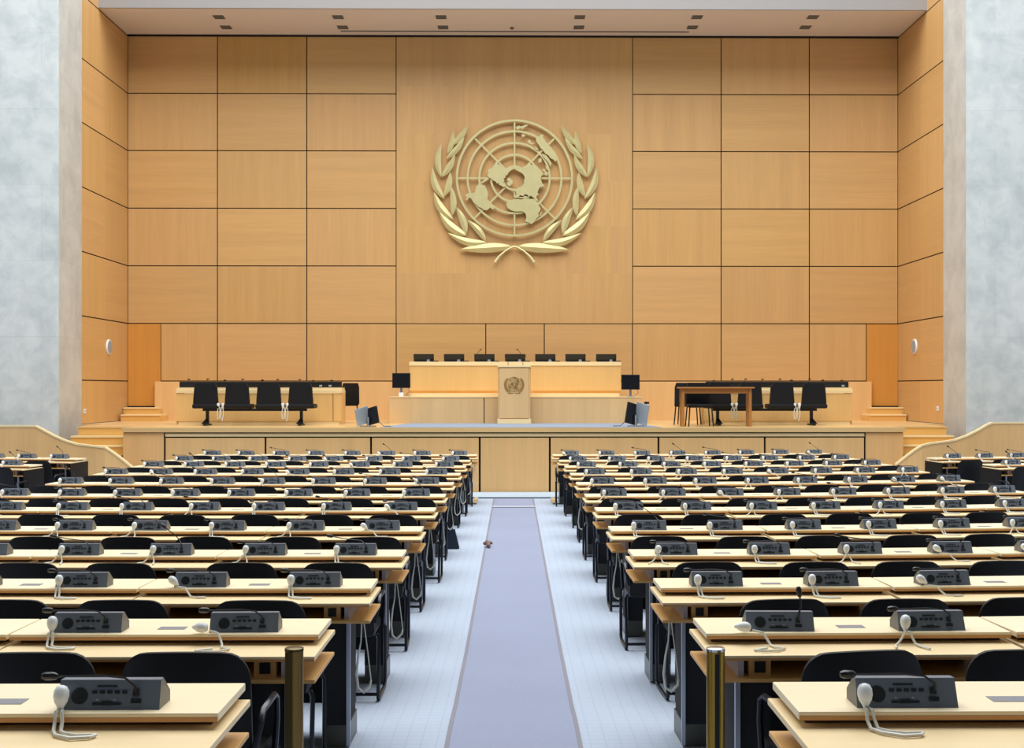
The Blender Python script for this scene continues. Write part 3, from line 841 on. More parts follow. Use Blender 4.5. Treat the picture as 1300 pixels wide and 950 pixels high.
def seat_parts(o, x=0., p=''):
    """one moulded seat seen from behind: tapered back and rolled seat"""
    b = MB()
    z0, z1, ws, wt = .36, .87, .25, .225
    prof = []
    N = 10
    pts = [(-ws * 1.02, .46), (-ws, .55), (-wt * 1.02, .8), (-wt * .93, .855), (-wt * .8, z1), (wt * .8, z1), (wt * .93, .855), (wt * 1.02, .8), (ws, .55), (ws * 1.02, .46), (ws * .9, .40), (-ws * .9, .40)]
    b.prism([(x + q[0], q[1]) for q in pts], -.05, .03)
    bb = b.build('backrest', 'black_fabric', o)
    m = bb.modifiers.new('b', 'BEVEL'); m.width = .018; m.segments = 2
    b = MB(); b.box(x - .28, x + .28, -.06, .42, .355, .45, 0, .035); b.build('seat', 'black_fabric', o)
def beam(pxs, legs, lab):
    Yb = 22.55 * K
    x = [at(p, 505, Yb).x for p in pxs]; c = (x[0] + x[-1]) / 2
    o = empty('beam_seating', lab, 'seating', (c, Yb, STZ), 0, 'rows of four beam seats on the stage')
    for q in x: seat_parts(o, q - c)
    b = MB(); b.box(x[0] - c - .1, x[-1] - c + .1, .12, .2, .3, .355, 0, .005); b.build('beam', 'black', o)
    for p in legs:
        q = at(p, 530, Yb).x - c
        b = MB(); b.box(q - .03, q + .03, .13, .19, .04, .3); b.box(q - .035, q + .035, -.1, .4, .0, .035, 0, .01)
        b.add([(q - .08, -.05, .035), (q + .08, -.05, .035), (q + .03, .13, .14), (q - .03, .13, .14)], [(0, 1, 2, 3)])
        b.build('leg', 'black', o)
    return o
beam((261.5, 301.5, 341.5, 382), (261, 381), 'row of four black beam mounted seats on the left of the stage')
beam((912.5, 952, 992.5, 1033), (912.6, 1032.3), 'row of four black beam mounted seats on the right of the stage behind table')
def hanging_phones(pxc, lab):
    Yb = 22.55 * K - .03
    c = at(pxc, 512, Yb)
    o = empty('hanging_earphones', lab, 'earphones', (c.x, Yb, STZ + .42), 0, 'earphones hanging between the stage seats')
    b = MB()
    for s in (-1, 1):
        b = MB(); b.lathe([(.005, .05), (.03, .04), (.034, .01), (.02, -.04), (.008, -.07)], 10, 0, Matrix.Translation((s * .05, 0, 0)))
        b.build('earpiece', 'white', o)
    b = MB(); b.tube([(-.05, 0, -.05), (-.07, 0, -.17), (-.055, 0, -.28), (-.02, 0, -.27), (-.01, 0, -.12), (-.02, 0, -.03)], .009, 6); b.build('cord', 'cord', o)
    b = MB(); b.tube([(.05, 0, -.05), (.06, 0, -.18), (.03, 0, -.33), (.0, 0, -.24), (.01, 0, -.1), (.02, 0, -.03)], .009, 6); b.build('cord', 'cord', o)
    b = MB(); b.box(-.07, .07, .01, .12, .0, .025); b.build('hook', 'alu', o)
for p, l in ((280, 'pair of white earphones between the first and second left stage seats'), (362, 'pair of white earphones between the third and fourth left stage seats'),
             (932, 'pair of white earphones hanging behind the wooden table on the stage'), (1012, 'pair of white earphones between the two open right stage seats')):
    hanging_phones(p, l)
def side_chair(px, py_feet, rz, lab, w=.5):
    c = atz(px, py_feet, STZ)
    o = empty('stage_chair', lab, 'chair', (c.x, c.y, STZ), rz, 'single black chairs on the stage')
    b = MB(); pts = [(-.24, .42), (-.235, .8), (-.2, .89), (.2, .89), (.235, .8), (.24, .42)]
    b.prism(pts, -.26, -.2); bb = b.build('backrest', 'black_fabric', o); m = bb.modifiers.new('b', 'BEVEL'); m.width = .018; m.segments = 2
    b = MB(); b.box(-.25, .25, -.24, .24, .38, .46, 0, .03); b.build('seat', 'black_fabric', o)
    for sx in (-1, 1):
        for sy in (-1, 1):
            b = MB(); b.tube([(sx * .22, sy * .2, .4), (sx * .25, sy * .24, 0)], .014, 8); b.build('leg', 'blackmetal', o)
    return o
side_chair(436, 537, .9, 'single black chair at the end of the left stage desk')
side_chair(873, 539.2, -.3, 'single black chair at the end of the right stage desk, left of the table')
o = side_chair(889, 541.6, PI, 'black chair tucked under the wooden table on the stage'); o.location.y = 25.10
# wooden table
Yt = 21.85 * K
a, c = at(862.8, 491.5, Yt), at(958.3, 491.5, Yt)
H = a.z - STZ
tb = empty('wooden_table', 'brown wooden table standing on the stage in front of the right seats', 'table', ((a.x + c.x) / 2, Yt, STZ))
w = (c.x - a.x) / 2; D = .44
MB().box(-w, w, 0, D, H - .03, H, 0, .006).build('table_top', 'table', tb)
b = MB(); b.box(-w + .07, w - .07, .07, .09, H - .13, H - .03); b.box(-w + .07, w - .07, D - .09, D - .07, H - .13, H - .03)
for s in (-1, 1): b.box(s * (w - .07), s * (w - .09), .09, D - .09, H - .13, H - .03)
b.build('apron', 'table', tb)
for sx in (-1, 1):
    for sy in (0, 1):
        x = sx * (w - .08); y = .08 if sy == 0 else D - .08
        MB().box(x - .028, x + .028, y - .028, y + .028, 0, H - .03, 0, .004).build('leg', 'table', tb)

# ------------------------------------------------------------------ delegates' desks
PITCH = .65
UW = 2 * PITCH
RD, WD = .35, .57      # depth of the raised shelf and of the whole desk
DH = .86                 # height of the raised shelf
def desk_unit(endside, wing=False):
    """two places; endside -1/+1: that end is at the aisle, 0: an inner unit"""
    o = empty('conference_desk', 'x', 'desk', (0, 0, 0), 0, 'delegates desks in rows')
    h = UW / 2 - .002
    f = MB().box(-h, h, -RD, 0, DH - .024, DH, 0, .004).build('raised_shelf', ['desk'], o)
    MB().box(-h + .002, h - .002, -RD - .0015, -RD + .01, DH - .0245, DH - .012).build('edge_strip', 'desk_edge', f)
    b = MB(); b.box(-h + .03, h - .03, -RD + .05, -.06, DH - .045, DH - .024); b.build('riser', 'walnut', o)
    xo = .02 * (1 if endside > 0 else 0); xn = .02 * (1 if endside < 0 else 0)
    f = MB().box(-h - xn, h + xo, -WD, -.02, DH - .065, DH - .045, 0, .004).build('writing_top', 'desk2', o)
    MB().box(-h - xn + .002, h + xo - .002, -WD - .0015, -WD + .01, DH - .0655, DH - .056).build('edge_strip', 'desk_edge', f)
    MB().box(-h - xn, h + xo, -WD + .005, -.04, DH - .155, DH - .139, 0, .004).build('under_shelf', 'shelf', o)
    b = MB(); b.box(-h + .1, h - .1, -.1, -.08, DH - .139, DH - .065); b.build('back_board', 'walnut', o)
    b = MB(); b.box(-h + .12, h - .12, -.09, -.075, .16, DH - .156); b.build('added_dark_sheet', 'pedestal', o)  # dark sheet added to darken the space under the desk
    ends = [(-1, endside < 0), (1, endside > 0)]
    for s, isend in ends:
        x = s * (h - (.11 if isend else .06))
        b = MB(); b.box(x - .012, x + .012, -WD + .04, -.05, DH - .139, DH - .065); b.build('divider', 'divider', o)
        if isend:
            x2 = s * (h - .19)
            pb = MB().box(x2 - .045, x2 + .045, -WD + .055, -.12, DH - .139, DH - .065, 0).build('socket_box', 'shelf', o)
            MB().box(x2 - .022, x2 + .022, -WD + .048, -WD + .055, DH - .125, DH - .081).build('socket', 'black', pb)
        xp = s * (h - (.1 if isend else .04)); xi = xp - s * (.15 if isend else .035)
        yf = -WD + .1 if isend else -.3
        b = MB(); b.box(xp - s * .02, xi, yf + .02, -.1, .13, DH - .156); ped = b.build('pedestal', 'pedestal', o)
        b = MB(); b.box(xp, xp - s * .02, yf, yf + .025, .02, DH - .156); b.build('metal_edge', 'alu', ped)
        b = MB(); x0, x1 = sorted((xp - s * .01, xi))
        b.prism([(x0, 0), (x1, 0), (x1, .13), (x0, .13)], yf + .03, -.1); b.build('kick_plate', 'kick', ped)
        if wing and isend:
            b = MB(); xe = s * (h + .03)
            b.add([(xe, -WD + .12, 0), (xe, .0, 0), (xe, .0, DH - .05), (xe, -WD + .02, DH - .07), (xe - s * .02, -WD + .12, 0), (xe - s * .02, .0, 0), (xe - s * .02, .0, DH - .05), (xe - s * .02, -WD + .02, DH - .07)],
                  [(0, 1, 2, 3), (4, 5, 6, 7), (0, 1, 5, 4), (1, 2, 6, 5), (2, 3, 7, 6), (3, 0, 4, 7)])
            b.build('end_panel', 'black', o)
    b = MB(); b.box(-.058, .058, -.25, -.19, DH, DH + .0015); b.build('cable_slot', 'slot', o)
    return o
D_IN, D_L, D_R, W_L, W_R = desk_unit(0), desk_unit(1), desk_unit(-1), desk_unit(1, True), desk_unit(-1, True)   # left block ends at +x, right block ends at -x
DT = {k: snapshot(k) for k in (D_IN, D_L, D_R, W_L, W_R)}

def console(variant):
    o = empty('conference_console', 'x', 'console', (0, 0, 0), 0, 'consoles on the delegates desks')
    W = .143
    # wedge: front bottom y=-.10, slanted face back to the top
    b = MB()
    fb, ft, bk, H = -.075, -.048, .035, .078
    vs = [(-W, fb, 0), (W, fb, 0), (W * .985, ft, H), (-W * .985, ft, H), (-W * .97, ft + .03, H), (W * .97, ft + .03, H), (W, bk, .0), (-W, bk, .0), (-W, bk, .03), (W, bk, .03)]
    fs = [(3, 2, 5, 4), (4, 5, 9, 8), (8, 9, 6, 7), (0, 7, 6, 1)]
    b.add(vs, fs, 0); b.add(vs, [(0, 1, 2, 3)], 0); b.add(vs, [(1, 6, 9, 5, 2), (0, 3, 4, 8, 7)], 1)
    b.build('housing', ['console', 'console_side'], o)
    ang = math.atan2(ft - fb, H)
    T = Matrix.Translation((0, fb, 0)) @ Matrix.Rotation(-ang, 4, 'X')   # local: x, -y out, z up the face
    R90 = Matrix.Rotation(PI / 2, 4, 'X')
    b = MB(); b.lathe([(.023, 0), (.023, .003), (.006, .0035)], 18, 0, T @ Matrix.Translation((-.083, 0, .038)) @ R90); b.build('loudspeaker', 'console_dark', o)
    b = MB()
    for k in range(5): b.box(-.048 + k * .021, -.035 + k * .021, -.004, 0, .044, .053, 0, 0, T)
    b.build('button', 'console_dark', o)
    b = MB(); b.box(-.036, .02, -.002, 0, .062, .067, 0, 0, T); b.box(-.036, -.028, -.002, 0, .026, .03, 1, 0, T); b.box(.012, .02, -.002, 0, .026, .03, 1, 0, T)
    b.build('printed_strip', ['console_dark', 'console_mark'], o)
    b = MB(); b.box(-.02, .008, -.003, 0, .012, .024, 0, 0, T); b.box(-.045, -.0199, -.0028, 0, .013, .020, 0, 0, T); b.box(.0079, .034, -.0028, 0, .013, .020, 0, 0, T)
    b.build('display', 'console_dark', o)
    b = MB(); b.box(.062, .09, -.004, 0, .018, .03, 0, 0, T); b.box(.066, .084, -.008, 0, .036, .058, 0, .003, T); b.build('microphone_socket', 'console_dark', o)
    x0, y0, z0 = .077, -.063, .046
    if variant == 0:   pts = [(x0, y0, z0), (x0 - .002, y0 - .015, z0 + .022), (x0 - .03, y0 - .01, z0 + .043), (x0 - .1, y0, z0 + .048), (x0 - .17, y0 + .0, z0 + .046), (x0 - .225, y0, z0 + .046)]
    elif variant == 1: pts = [(x0, y0, z0), (x0, y0 - .015, z0 + .028), (x0 - .03, y0 - .01, z0 + .055), (x0 - .1, y0, z0 + .062), (x0 - .17, y0 + .0, z0 + .072), (x0 - .235, y0, z0 + .084)]
    elif variant == 2: pts = [(x0, y0, z0), (x0, y0 - .012, z0 + .03), (x0 + .012, y0, z0 + .06), (x0 + .006, y0, z0 + .10)]
    else:              pts = [(x0, y0, z0), (x0, y0 - .01, z0 + .03), (x0 - .02, y0 + .03, z0 + .055), (x0 - .06, y0 + .05, z0 + .09), (x0 - .13, y0 + .06, z0 + .14)]
    m = MB().tube(pts, [.006, .0045, .0035, .0035, .0035, .0035][:len(pts)], 6).build('microphone', 'mic', o)
    p, q = Vector(pts[-1]), Vector(pts[-2]); d = (p - q).normalized()
    MB().tube([p - d * .004, p + d * .004, p + d * .03, p + d * .04], [.006, .011, .012, .008], 8).build('microphone_head', 'black', m)
    return o
CONS = [console(v) for v in range(4)]
CT = [snapshot(c) for c in CONS]

def earphone(variant):
    o = empty('earpiece', 'x', 'earpiece', (0, 0, 0), 0, 'white earpieces on the delegates desks')
    # origin: on the raised shelf by the lower corner of the console
    E, W_ = -.031, -.0385        # edge of the shelf and level of the writing top below it
    if variant == 0:
        Tm = Matrix.Translation((0, 0, .0375)) @ Matrix.Rotation(-.25, 4, 'X') @ Matrix.Rotation(.12, 4, 'Y')
        cord = [[(0, -.004, .006), (-.012, E - .001, .006), (-.03, E - .008, -.02), (-.05, E - .02, W_), (-.07, E - .05, W_), (-.08, E - .1, W_)],
                [(0, -.004, .006), (.008, E - .001, .006), (.018, E - .008, -.02), (.024, E - .025, W_), (.03, E - .07, W_), (.05, E - .12, W_)]]
    elif variant == 1:
        Tm = Matrix.Translation((0, -.003, .0375)) @ Matrix.Rotation(-.2, 4, 'X')
        cord = [[(0, -.006, .006), (-.004, E - .001, .006), (-.004, E - .008, -.02), (.0, E - .03, W_), (.02, E - .07, W_), (.07, E - .1, W_), (.12, E - .09, W_), (.13, E - .07, W_)],
                [(.004, -.006, .006), (.012, E - .001, .006), (.016, E - .008, -.02), (.02, E - .03, W_), (.04, E - .055, W_), (.08, E - .075, W_), (.12, E - .07, W_), (.13, E - .07, W_)]]
    elif variant == 2:
        Tm = Matrix.Translation((-.05, -.006, .0255)) @ Matrix.Rotation(PI / 2, 4, 'Y') @ Matrix.Rotation(.2, 4, 'X')
        cord = [[(-.01, -.008, .012), (.01, -.012, .008), (.03, E - .001, .006), (.045, E - .01, -.02), (.055, E - .03, W_), (.06, E - .06, W_), (.1, E - .1, W_), (.06, E - .14, W_), (.0, E - .15, W_), (-.03, E - .13, W_), (.03, E - .09, W_)]]
    else:
        Tm = Matrix.Translation((-.01, 0, .0365)) @ Matrix.Rotation(-.2, 4, 'X') @ Matrix.Rotation(-.9, 4, 'Y')
        cord = [[(0, -.004, .008), (.03, -.015, .006), (.06, E - .001, .006), (.08, E - .01, -.02), (.1, E - .03, W_), (.14, E - .06, W_), (.19, E - .055, W_), (.18, E - .04, W_), (.14, E - .05, W_)]]
    b = MB(); b.lathe([(.004, .035), (.014, .031), (.0205, .02), (.022, .005), (.018, -.011), (.010, -.024), (.006, -.033), (.003, -.035)], 12, 0, Tm)
    e = b.build('ear_pad', 'white', o)
    for c in cord:
        c = [Vector(p) for p in c]
        MB().tube(c, .0052, 6).build('cord', 'cord', o)
    return o
EARS = [earphone(v) for v in range(4)]
ET = [snapshot(e) for e in EARS]

def chair():
    o = empty('conference_chair', 'x', 'chair', (0, 0, 0), 0, 'black chairs at the delegates desks')
    # faces +y; origin below the backrest
    b = MB()
    W = .235
    bm = bmesh.new()
    nx, nz = 20, 8
    def outline(t):   # width factor at height fraction
        return 1.0 - .0 * t
    grid = {}
    for side in (0, 1):
        for i in range(nx + 1):
            for j in range(nz + 1):
                u = math.sin((i / nx * 2 - 1) * PI / 2); t = j / nz
                # superellipse corner rounding at the top
                zt = .44 + t * .45
                x = u * W
                top = .892 - .012 * u * u - .1 * (1 - math.sqrt(max(0., 1 - (max(0, (abs(u) - .6) / .4)) ** 2.3)))
                z = .44 + (top - .44) * t
                th = .032 * (1 - .7 * abs(u) ** 8) * (1 - .65 * t ** 8)
                y = -.035 * (t ** 1.5) - .03 * (1 - u * u) + (th if side else -th)
                grid[side, i, j] = bm.verts.new((x, y, z))
    for i in range(nx):
        for j in range(nz):
            bm.faces.new([grid[0, i, j], grid[0, i + 1, j], grid[0, i + 1, j + 1], grid[0, i, j + 1]])
            bm.faces.new([grid[1, i, j], grid[1, i, j + 1], grid[1, i + 1, j + 1], grid[1, i + 1, j]])
    for i in range(nx):
        bm.faces.new([grid[0, i, 0], grid[1, i, 0], grid[1, i + 1, 0], grid[0, i + 1, 0]])
        bm.faces.new([grid[0, i, nz], grid[0, i + 1, nz], grid[1, i + 1, nz], grid[1, i, nz]])
    for j in range(nz):
        bm.faces.new([grid[0, 0, j], grid[0, 0, j + 1], grid[1, 0, j + 1], grid[1, 0, j]])
        bm.faces.new([grid[0, nx, j], grid[1, nx, j], grid[1, nx, j + 1], grid[0, nx, j + 1]])
    b.bm(bm, 0, True)
    b.build('backrest', 'black_fabric', o)
    b = MB(); b.box(-.235, .235, .0, .40, .4, .475, 0, .03); b.build('seat', 'black_fabric', o)
    for s in (-1, 1):
        x = s * .265
        # cantilever side frame: runner on the floor, front upright, seat rail, arm
        b = MB(); b.tube([(x * .95, -.02, .43), (x, -.02, .40), (x, -.045, .2), (x, -.06, .03), (x, -.04, .015), (x, .1, .012), (x, .32, .012), (x, .36, .03), (x, .37, .2), (x, .37, .4), (x * .95, .36, .425)], .0125, 8)
        b.build('side_frame', 'blackmetal', o)
        b = MB(); b.tube([(x * .9, -.02, .5), (x, .0, .62), (x, .04, .655), (x, .25, .66), (x, .29, .64), (x, .3, .56), (x * .97, .3, .43)], .013, 8); b.build('armrest', 'blackmetal', o)
    b = MB(); b.tube([(-.265, -.058, .05), (.265, -.058, .05)], .0115, 8); b.build('stretcher', 'blackmetal', o)
    return o
CHAIR = chair(); CHT = snapshot(CHAIR)
def hangcord():
    o = empty('earphone_cable', 'x', 'cord', (0, 0, 0), 0, 'white cords hanging from the aisle desks')
    b = MB(); b.tube([(0, 0, 0), (-.005, 0, -.12), (-.02, 0, -.2), (-.03, 0, -.3), (-.02, 0, -.375), (.01, -.01, -.395), (.045, -.01, -.36), (.05, 0, -.33)], [.004, .004, .006, .0075, .0075, .0075, .0075, .005], 8); b.build('thick_cord', 'cord', o)
    b = MB(); b.tube([(.05, 0, -.33), (.035, 0, -.2), (.012, 0, -.02), (.01, 0, 0)], .0035, 6); b.build('thin_cord', 'cord', o)
    return o
CORD = hangcord(); CDT = snapshot(CORD)

ROWS = 'ABCDEFGHIJK'
FIRSTL = dict(zip(ROWS, (314, 401.5, 454.5, 487, 510.5, 528.5, 543, 555, 564.6, 572.5, 583)))
FIRSTR = dict(zip(ROWS, (985.5, 907, 859, 823, 798, 779.4, 764.5, 753.4, 743.6, 733.7, 723.9)))
DEPTH = {r: (3.22 + i) * 1.7 for i, r in enumerate(ROWS)}
DHC = {'A': 1.0205, 'B': 1.106, 'C': 1.160, 'D': 1.183, 'E': 1.186, 'F': 1.196, 'G': 1.195, 'H': 1.194, 'I': 1.197, 'J': 1.207, 'K': 1.205}
# chairs of the rows next to the camera, by place in the photograph (x of the back's middle) and turn
NEARCH = {('L', 'A'): [(-1.193, 0), (-1.76, .03), (-2.42, 0)], ('R', 'A'): [(1.27, .17), (1.90, -.02), (2.5, .03)],
          ('L', 'B'): [(-1.275, 0), (-1.97, .02), (-2.56, .02)], ('R', 'B'): [(1.36, .1), (1.98, 0), (2.6, -.02), (3.22, 0)],
          ('L', 'C'): [(-1.13, 0), (-1.75, .02), (-2.52, 0), (-3.13, 0)], ('R', 'C'): [(1.25, .05), (1.94, 0), (2.54, 0), (3.17, 0)]}
used = {}
def place(src, tree, loc, rz, label):
    """the first time move the thing itself, then copies"""
    if src.name not in used:
        used[src.name] = 1; src.location = loc; src.rotation_euler = (0, 0, rz); src['label'] = label; return src
    return dup(src, tree, loc, rz, label)
rnd = random.Random(11)
def rowpoint(side_, X0, Y, i):
    """point of the i-th place (may be fractional) on a slightly curved row; returns x, y, angle"""
    s = -1 if side_ == 'L' else 1
    k = .0045 if side_ == 'L' else .019
    p = .645
    d = i * p
    x = X0 + s * d * (1 - .0035 * d)
    y = Y + k * max(0, d + .0) ** 2
    return x, y, math.atan(2 * k * max(0, d)) * s
def in_view(x, y, lo=-170, hi=1470):
    px = 652 + x / y * F
    return lo < px < hi
for side_ in 'LR':
    block = 'left' if side_ == 'L' else 'right'
    for ri, rn in enumerate(ROWS):
        Y = DEPTH[rn]; zf = CAMZ - DHC[rn] - DH
        rowtxt = ORD[11 - ri]
        first = (FIRSTL if side_ == 'L' else FIRSTR)[rn]
        X0 = at(first, 0, Y - .24).x
        s = -1 if side_ == 'L' else 1
        for u in range(4):
            xa_, ya_, _ = rowpoint(side_, X0, Y, 2 * u - .5); xb_, yb_, _ = rowpoint(side_, X0, Y, 2 * u + 1.5)
            if side_ == 'L': xa_, ya_, xb_, yb_ = xb_, yb_, xa_, ya_
            x, y, a = (xa_ + xb_) / 2, (ya_ + yb_) / 2, math.atan2(yb_ - ya_, xb_ - xa_)
            sx = math.hypot(xb_ - xa_, yb_ - ya_) / UW * .9985
            if not in_view(x - s * .65, y, -40, 1340): continue
            src = (D_L if side_ == 'L' else D_R) if u == 0 else D_IN
            lab = '%s pale desk unit, %s from the aisle, %s row from the stage, %s block' % (('two-seat',) + (ORD[u + 1], rowtxt, block))
            place(src, DT[src], (x, y, zf), a, lab).scale = (sx, 1, 1)
        for i in range(8):
            x, y, a = rowpoint(side_, X0, Y, i)
            if not in_view(x, y, -60, 1360): continue
            jit = rnd.uniform(-.012, .012)
            # console stands on the raised shelf
            v = rnd.choices([0, 1, 3], [.78, .16, .06])[0]
            if ri <= 1: v = 0
            if ri >= 7: v = rnd.choices([1, 3, 0], [.3, .1, .6])[0]
            if (side_, rn, i) == ('R', 'A', 0): v = 2
            a2 = a + rnd.uniform(-.03, .03)
            word = 'grey console with %s microphone' % ('lying' if v == 0 else 'raised' if v in (1,) else 'upright')
            lab = '%s, %s from aisle, %s row from stage, %s block' % (word, ORD[i + 1], rowtxt, block)
            place(CONS[v], CT[v], (x + jit + math.sin(a) * .24, y - .24, zf + DH + .0005), a2, lab)
            ev = rnd.choices([0, 1, 3], [.4, .45, .15])[0]
            if (side_, rn, i) == ('R', 'A', 0) or (side_, rn, i) == ('L', 'A', 0): ev = 2
            if (side_, rn, i) in (('L', 'B', 1), ('R', 'B', 2)): ev = 3
            ox, oy = -.13 + rnd.uniform(-.01, .02), (-.327 if side_ == 'L' else -.338) - rnd.uniform(0, .006)
            lab = 'white earpiece beside the console %s from aisle, %s row from stage, %s block' % (ORD[i + 1], rowtxt, block)
            place(EARS[ev], ET[ev], (x + jit + math.cos(a) * ox - math.sin(a) * oy, y + math.sin(a) * ox + math.cos(a) * oy, zf + DH + .0005), a, lab)
        near = NEARCH.get((side_, rn))
        if near and side_ == 'R' or near:
            lst = [(x, None, t) for x, t in near]
            j = len(lst)
        else: lst, j = [], 0
        for i in range(8):
            xr, yr, a = rowpoint(side_, X0, Y, i)
            yc = yr - .91 * math.cos(a); xr += .91 * math.sin(a)
            if i < j: xr, t = lst[i][0], lst[i][2]
            else: xr += rnd.uniform(-.045, .04) * (1 if side_ == 'L' else -1) * 1.0; t = rnd.uniform(-.05, .05)
            if i >= j and j: xr += (lst[-1][0] - rowpoint(side_, X0, Y, j - 1)[0]) * .5
            if not in_view(xr, yc, -80, 1380): continue
            yc -= rnd.uniform(.0, .03)
            lab = 'black upholstered armchair, %s from aisle, %s row from stage, %s block' % (ORD[i + 1], rowtxt, block)
            place(CHAIR, CHT, (xr, yc, zfloor(yc) + .001), a + t, lab)
        # cord hanging below the aisle end
        if side_ == 'L' and rn != 'A' or rn in 'BDG':
            xe = X0 - s * (.325 - .045)
            lab = 'looped white cord hanging under the aisle end, %s row from the stage, %s block' % (rowtxt, block)
            place(CORD, CDT, (xe, Y - WD + .13, zf + DH - .156), 0, lab)

# the row that only shows its microphone tips above the lower edge of the photograph
for side_, px0 in (('L', 148), ('R', 1142)):
    Y = 3.33 * K; zf = .29; s = -1 if side_ == 'L' else 1
    block = 'left' if side_ == 'L' else 'right'
    X0 = at(px0, 0, Y - .24).x
    src = D_L if side_ == 'L' else D_R
    for u in range(1):
        place(src, DT[src], (X0 + s * (.325 + u * 1.3), Y, zf), 0, 'two-seat pale desk unit beside the aisle, rearmost row, %s block' % block)
    place(CONS[0], CT[0], (X0, Y - .24, zf + DH + .0005), 0, 'grey console with lying microphone at the aisle, rearmost row, %s block' % block)
    place(EARS[1], ET[1], (X0 - .125, Y - .327, zf + DH + .0005), 0, 'white earpiece at the aisle, rearmost row, %s block' % block)

# side blocks
def wing(side_):
    s = -1 if side_ == 'L' else 1
    w = 'left' if side_ == 'L' else 'right'
    ang = s * .2
    spec = [(18.55 * K, 110 if s < 0 else 1176, 3, 'far'), (17.0 * K, 54 if s < 0 else 1247, 2, 'near')]
    for Y, pxe, n, nm in spec:
        xe = at(pxe, 0, Y).x
        src = W_L if s < 0 else W_R
        zf = CAMZ - 1.205 - DH
        for u in range(2 if nm == 'far' else 1):
            d = .65 + u * 1.3
            place(src if u == 0 else D_IN, DT[src if u == 0 else D_IN], (xe + s * d * math.cos(ang), Y + d * abs(math.sin(ang)), zf + .02), ang, 'desk unit %s the wing, %s row, %s side block' % ('at the inner end of' if u == 0 else 'further out in', nm, w))
        for i in range(n):
            d = .33 + i * .60
            ca, sa = math.cos(ang), math.sin(ang); bx, by = xe + s * d * ca, Y + d * abs(sa); x, y = bx + .24 * sa, by - .24 * ca
            v = 1 if i != 0 else 3
            place(CONS[v], CT[v], (x, y, zf + .02 + DH + .0005), ang, 'grey conference console, %s along the %s row of the %s side block' % (ORD[i + 1], nm, w))
            place(EARS[1], ET[1], (bx - .13 * ca + .332 * sa, by - .13 * sa - .332 * ca, zf + .02 + DH + .0005), ang, 'white earpiece by the %s console, %s row of the %s side block' % (ORD[i + 1], nm, w))
    chs = [(50, 20.0, 'far', 'first'), (-2, 20.35, 'far', 'second'), (0, 18.35, 'near', 'first')] if s < 0 else [(1231, 20.0, 'far', 'first'), (1274, 20.4, 'far', 'second'), (1302, 18.3, 'near', 'first')]
    for pc, yc, nm, o_ in chs:
        place(CHAIR, CHT, (at(pc, 0, yc).x, yc, zfloor(yc) + .001), ang, 'black armchair, %s along the %s row of the %s side block' % (o_, nm, w))
wing('L'); wing('R')

# posts at the ends of the rearmost rows
def post(px, lab, mats, slot):
    Y = 3.92 * K
    c = at(px, 822, Y); zf = zfloor(Y)
    o = empty('barrier_post', lab, 'post', (c.x, Y, zf), 0, 'metal posts flanking the aisle')
    h = c.z - zf; R = .033
    b = MB(); b.lathe([(R, .02), (R, h - .012)], 28); b.build('tube', mats[0], o)
    b = MB(); b.lathe([(R + .001, h - .012), (R + .001, h - .003), (R - .004, h)], 28); b.build('cap', 'chrome' if slot else mats[1], o)
    b = MB(); b.lathe([(.1, 0), (.1, .012), (.035, .02)], 28); b.build('foot', mats[1], o)
    b = MB()
    x0, x1 = (-.008, .008) if slot else (-.034, -.004)
    if slot: b.box(x0, x1, -R - .002, -R + .008, .05, h - .02)
    else: b.box(-.026, -.002, -R - .001, -R + .012, .03, h - .012)
    b.build('slot', 'black' if slot else 'bronze', o)
post(373.5, 'dark bronze post beside the aisle at the left rear desks', ('brass_dull', 'bronze'), False)
post(908.5, 'brass post with a black slot beside the aisle at the right rear desks', ('brass', 'brass'), True)

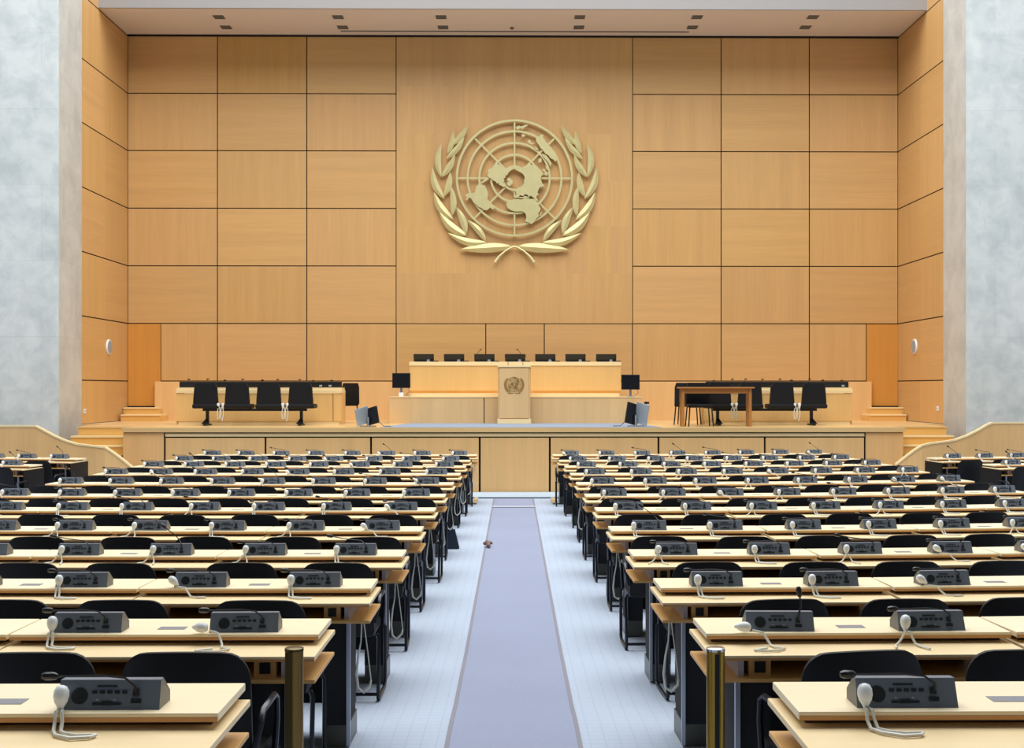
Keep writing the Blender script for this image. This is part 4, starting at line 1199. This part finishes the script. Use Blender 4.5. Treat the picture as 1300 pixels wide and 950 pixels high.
# things on the aisle floor
c = atz(574, 696, 0)
b = MB()
b.add([(-.09, -.07, 0), (.09, -.07, 0), (.09, .09, 0), (-.09, .09, 0), (-.075, -.03, .24), (.035, -.03, .24), (.035, .04, .24), (-.075, .04, .24)],
      [(0, 1, 2, 3), (4, 5, 6, 7), (0, 1, 5, 4), (1, 2, 6, 5), (2, 3, 7, 6), (3, 0, 4, 7)])
o = b.build('floor_bag', 'navy', None, (c.x, c.y, .0)); tag(o, 'dark navy wedge shaped bag on the floor beside the aisle desks', 'bag')
c = atz(620, 695, .0)
b = MB(); b.tube([(-.035, 0, .02), (-.01, .02, .026), (.03, .03, .02)], [.01, .016, .008], 6); b.tube([(0, .01, .024), (.0, -.05, .018), (.01, -.08, .014)], [.014, .018, .008], 6)
b.v = [(x * 1.7, y * 1.7, z * 2 - .018) for x, y, z in b.v]
o = b.build('crumpled_wrapper', 'brown', None, (c.x, c.y, zfloor(c.y) + .03)); tag(o, 'small crumpled brown wrapper lying on the edge of the lilac runner', 'litter')
for pa, s, w in ((604, -1, 'left'), (702.5, 1, 'right')):
    a, c = atz(pa, 644, .0), atz(pa, 628, 0)
    b = MB(); b.box(-.035, .035, -.5, .5, .0, .02, 0, .005)  # flat tan strip laid on the floor
    o = b.build('tan_strip', 'tan', None, ((a.x + c.x) / 2, (a.y + c.y) / 2 - .1, .001)); tag(o, 'flat tan strip on the floor, %s of the stage centre panel' % w, 'cable cover')

# ------------------------------------------------------------------ light
def area(name, loc, rot, sx, sy, power, col):
    l = bpy.data.lights.new(name, 'AREA'); l.shape = 'RECTANGLE'; l.size = sx; l.size_y = sy; l.energy = power; l.color = col
    o = bpy.data.objects.new(name, l); o.location = loc; o.rotation_euler = rot; COL.objects.link(o); return o
area('hall_ceiling_light', (0, 16.5, HZ - .1), (0, 0, 0), 19, 21, 6400, (.96, .985, 1))
w = bpy.data.worlds.new('world'); SC.world = w; w.use_nodes = True
w.node_tree.nodes['Background'].inputs[0].default_value = (.86, .93, 1, 1)
w.node_tree.nodes['Background'].inputs[1].default_value = .09

# ------------------------------------------------------------------ camera
cam = bpy.data.cameras.new('camera'); co = bpy.data.objects.new('camera', cam); COL.objects.link(co)
cam.sensor_width = 36; cam.lens = F / 1300 * 36
cam.shift_x = (650 - CX) / 1300; cam.shift_y = (CY - 475) / 1300
co.location = (0, 0, CAMZ); co.rotation_euler = (PI / 2, 0, -YAW)
cam.clip_end = 200
SC.camera = co
SC.view_settings.view_transform = 'Standard'; SC.view_settings.look = 'None'; SC.view_settings.gamma = 1
SC.view_settings.use_curve_mapping = False
SC.view_settings.exposure = 0.1
SC.cycles.use_denoising = True
SC.cycles.max_bounces = 6; SC.cycles.diffuse_bounces = 4
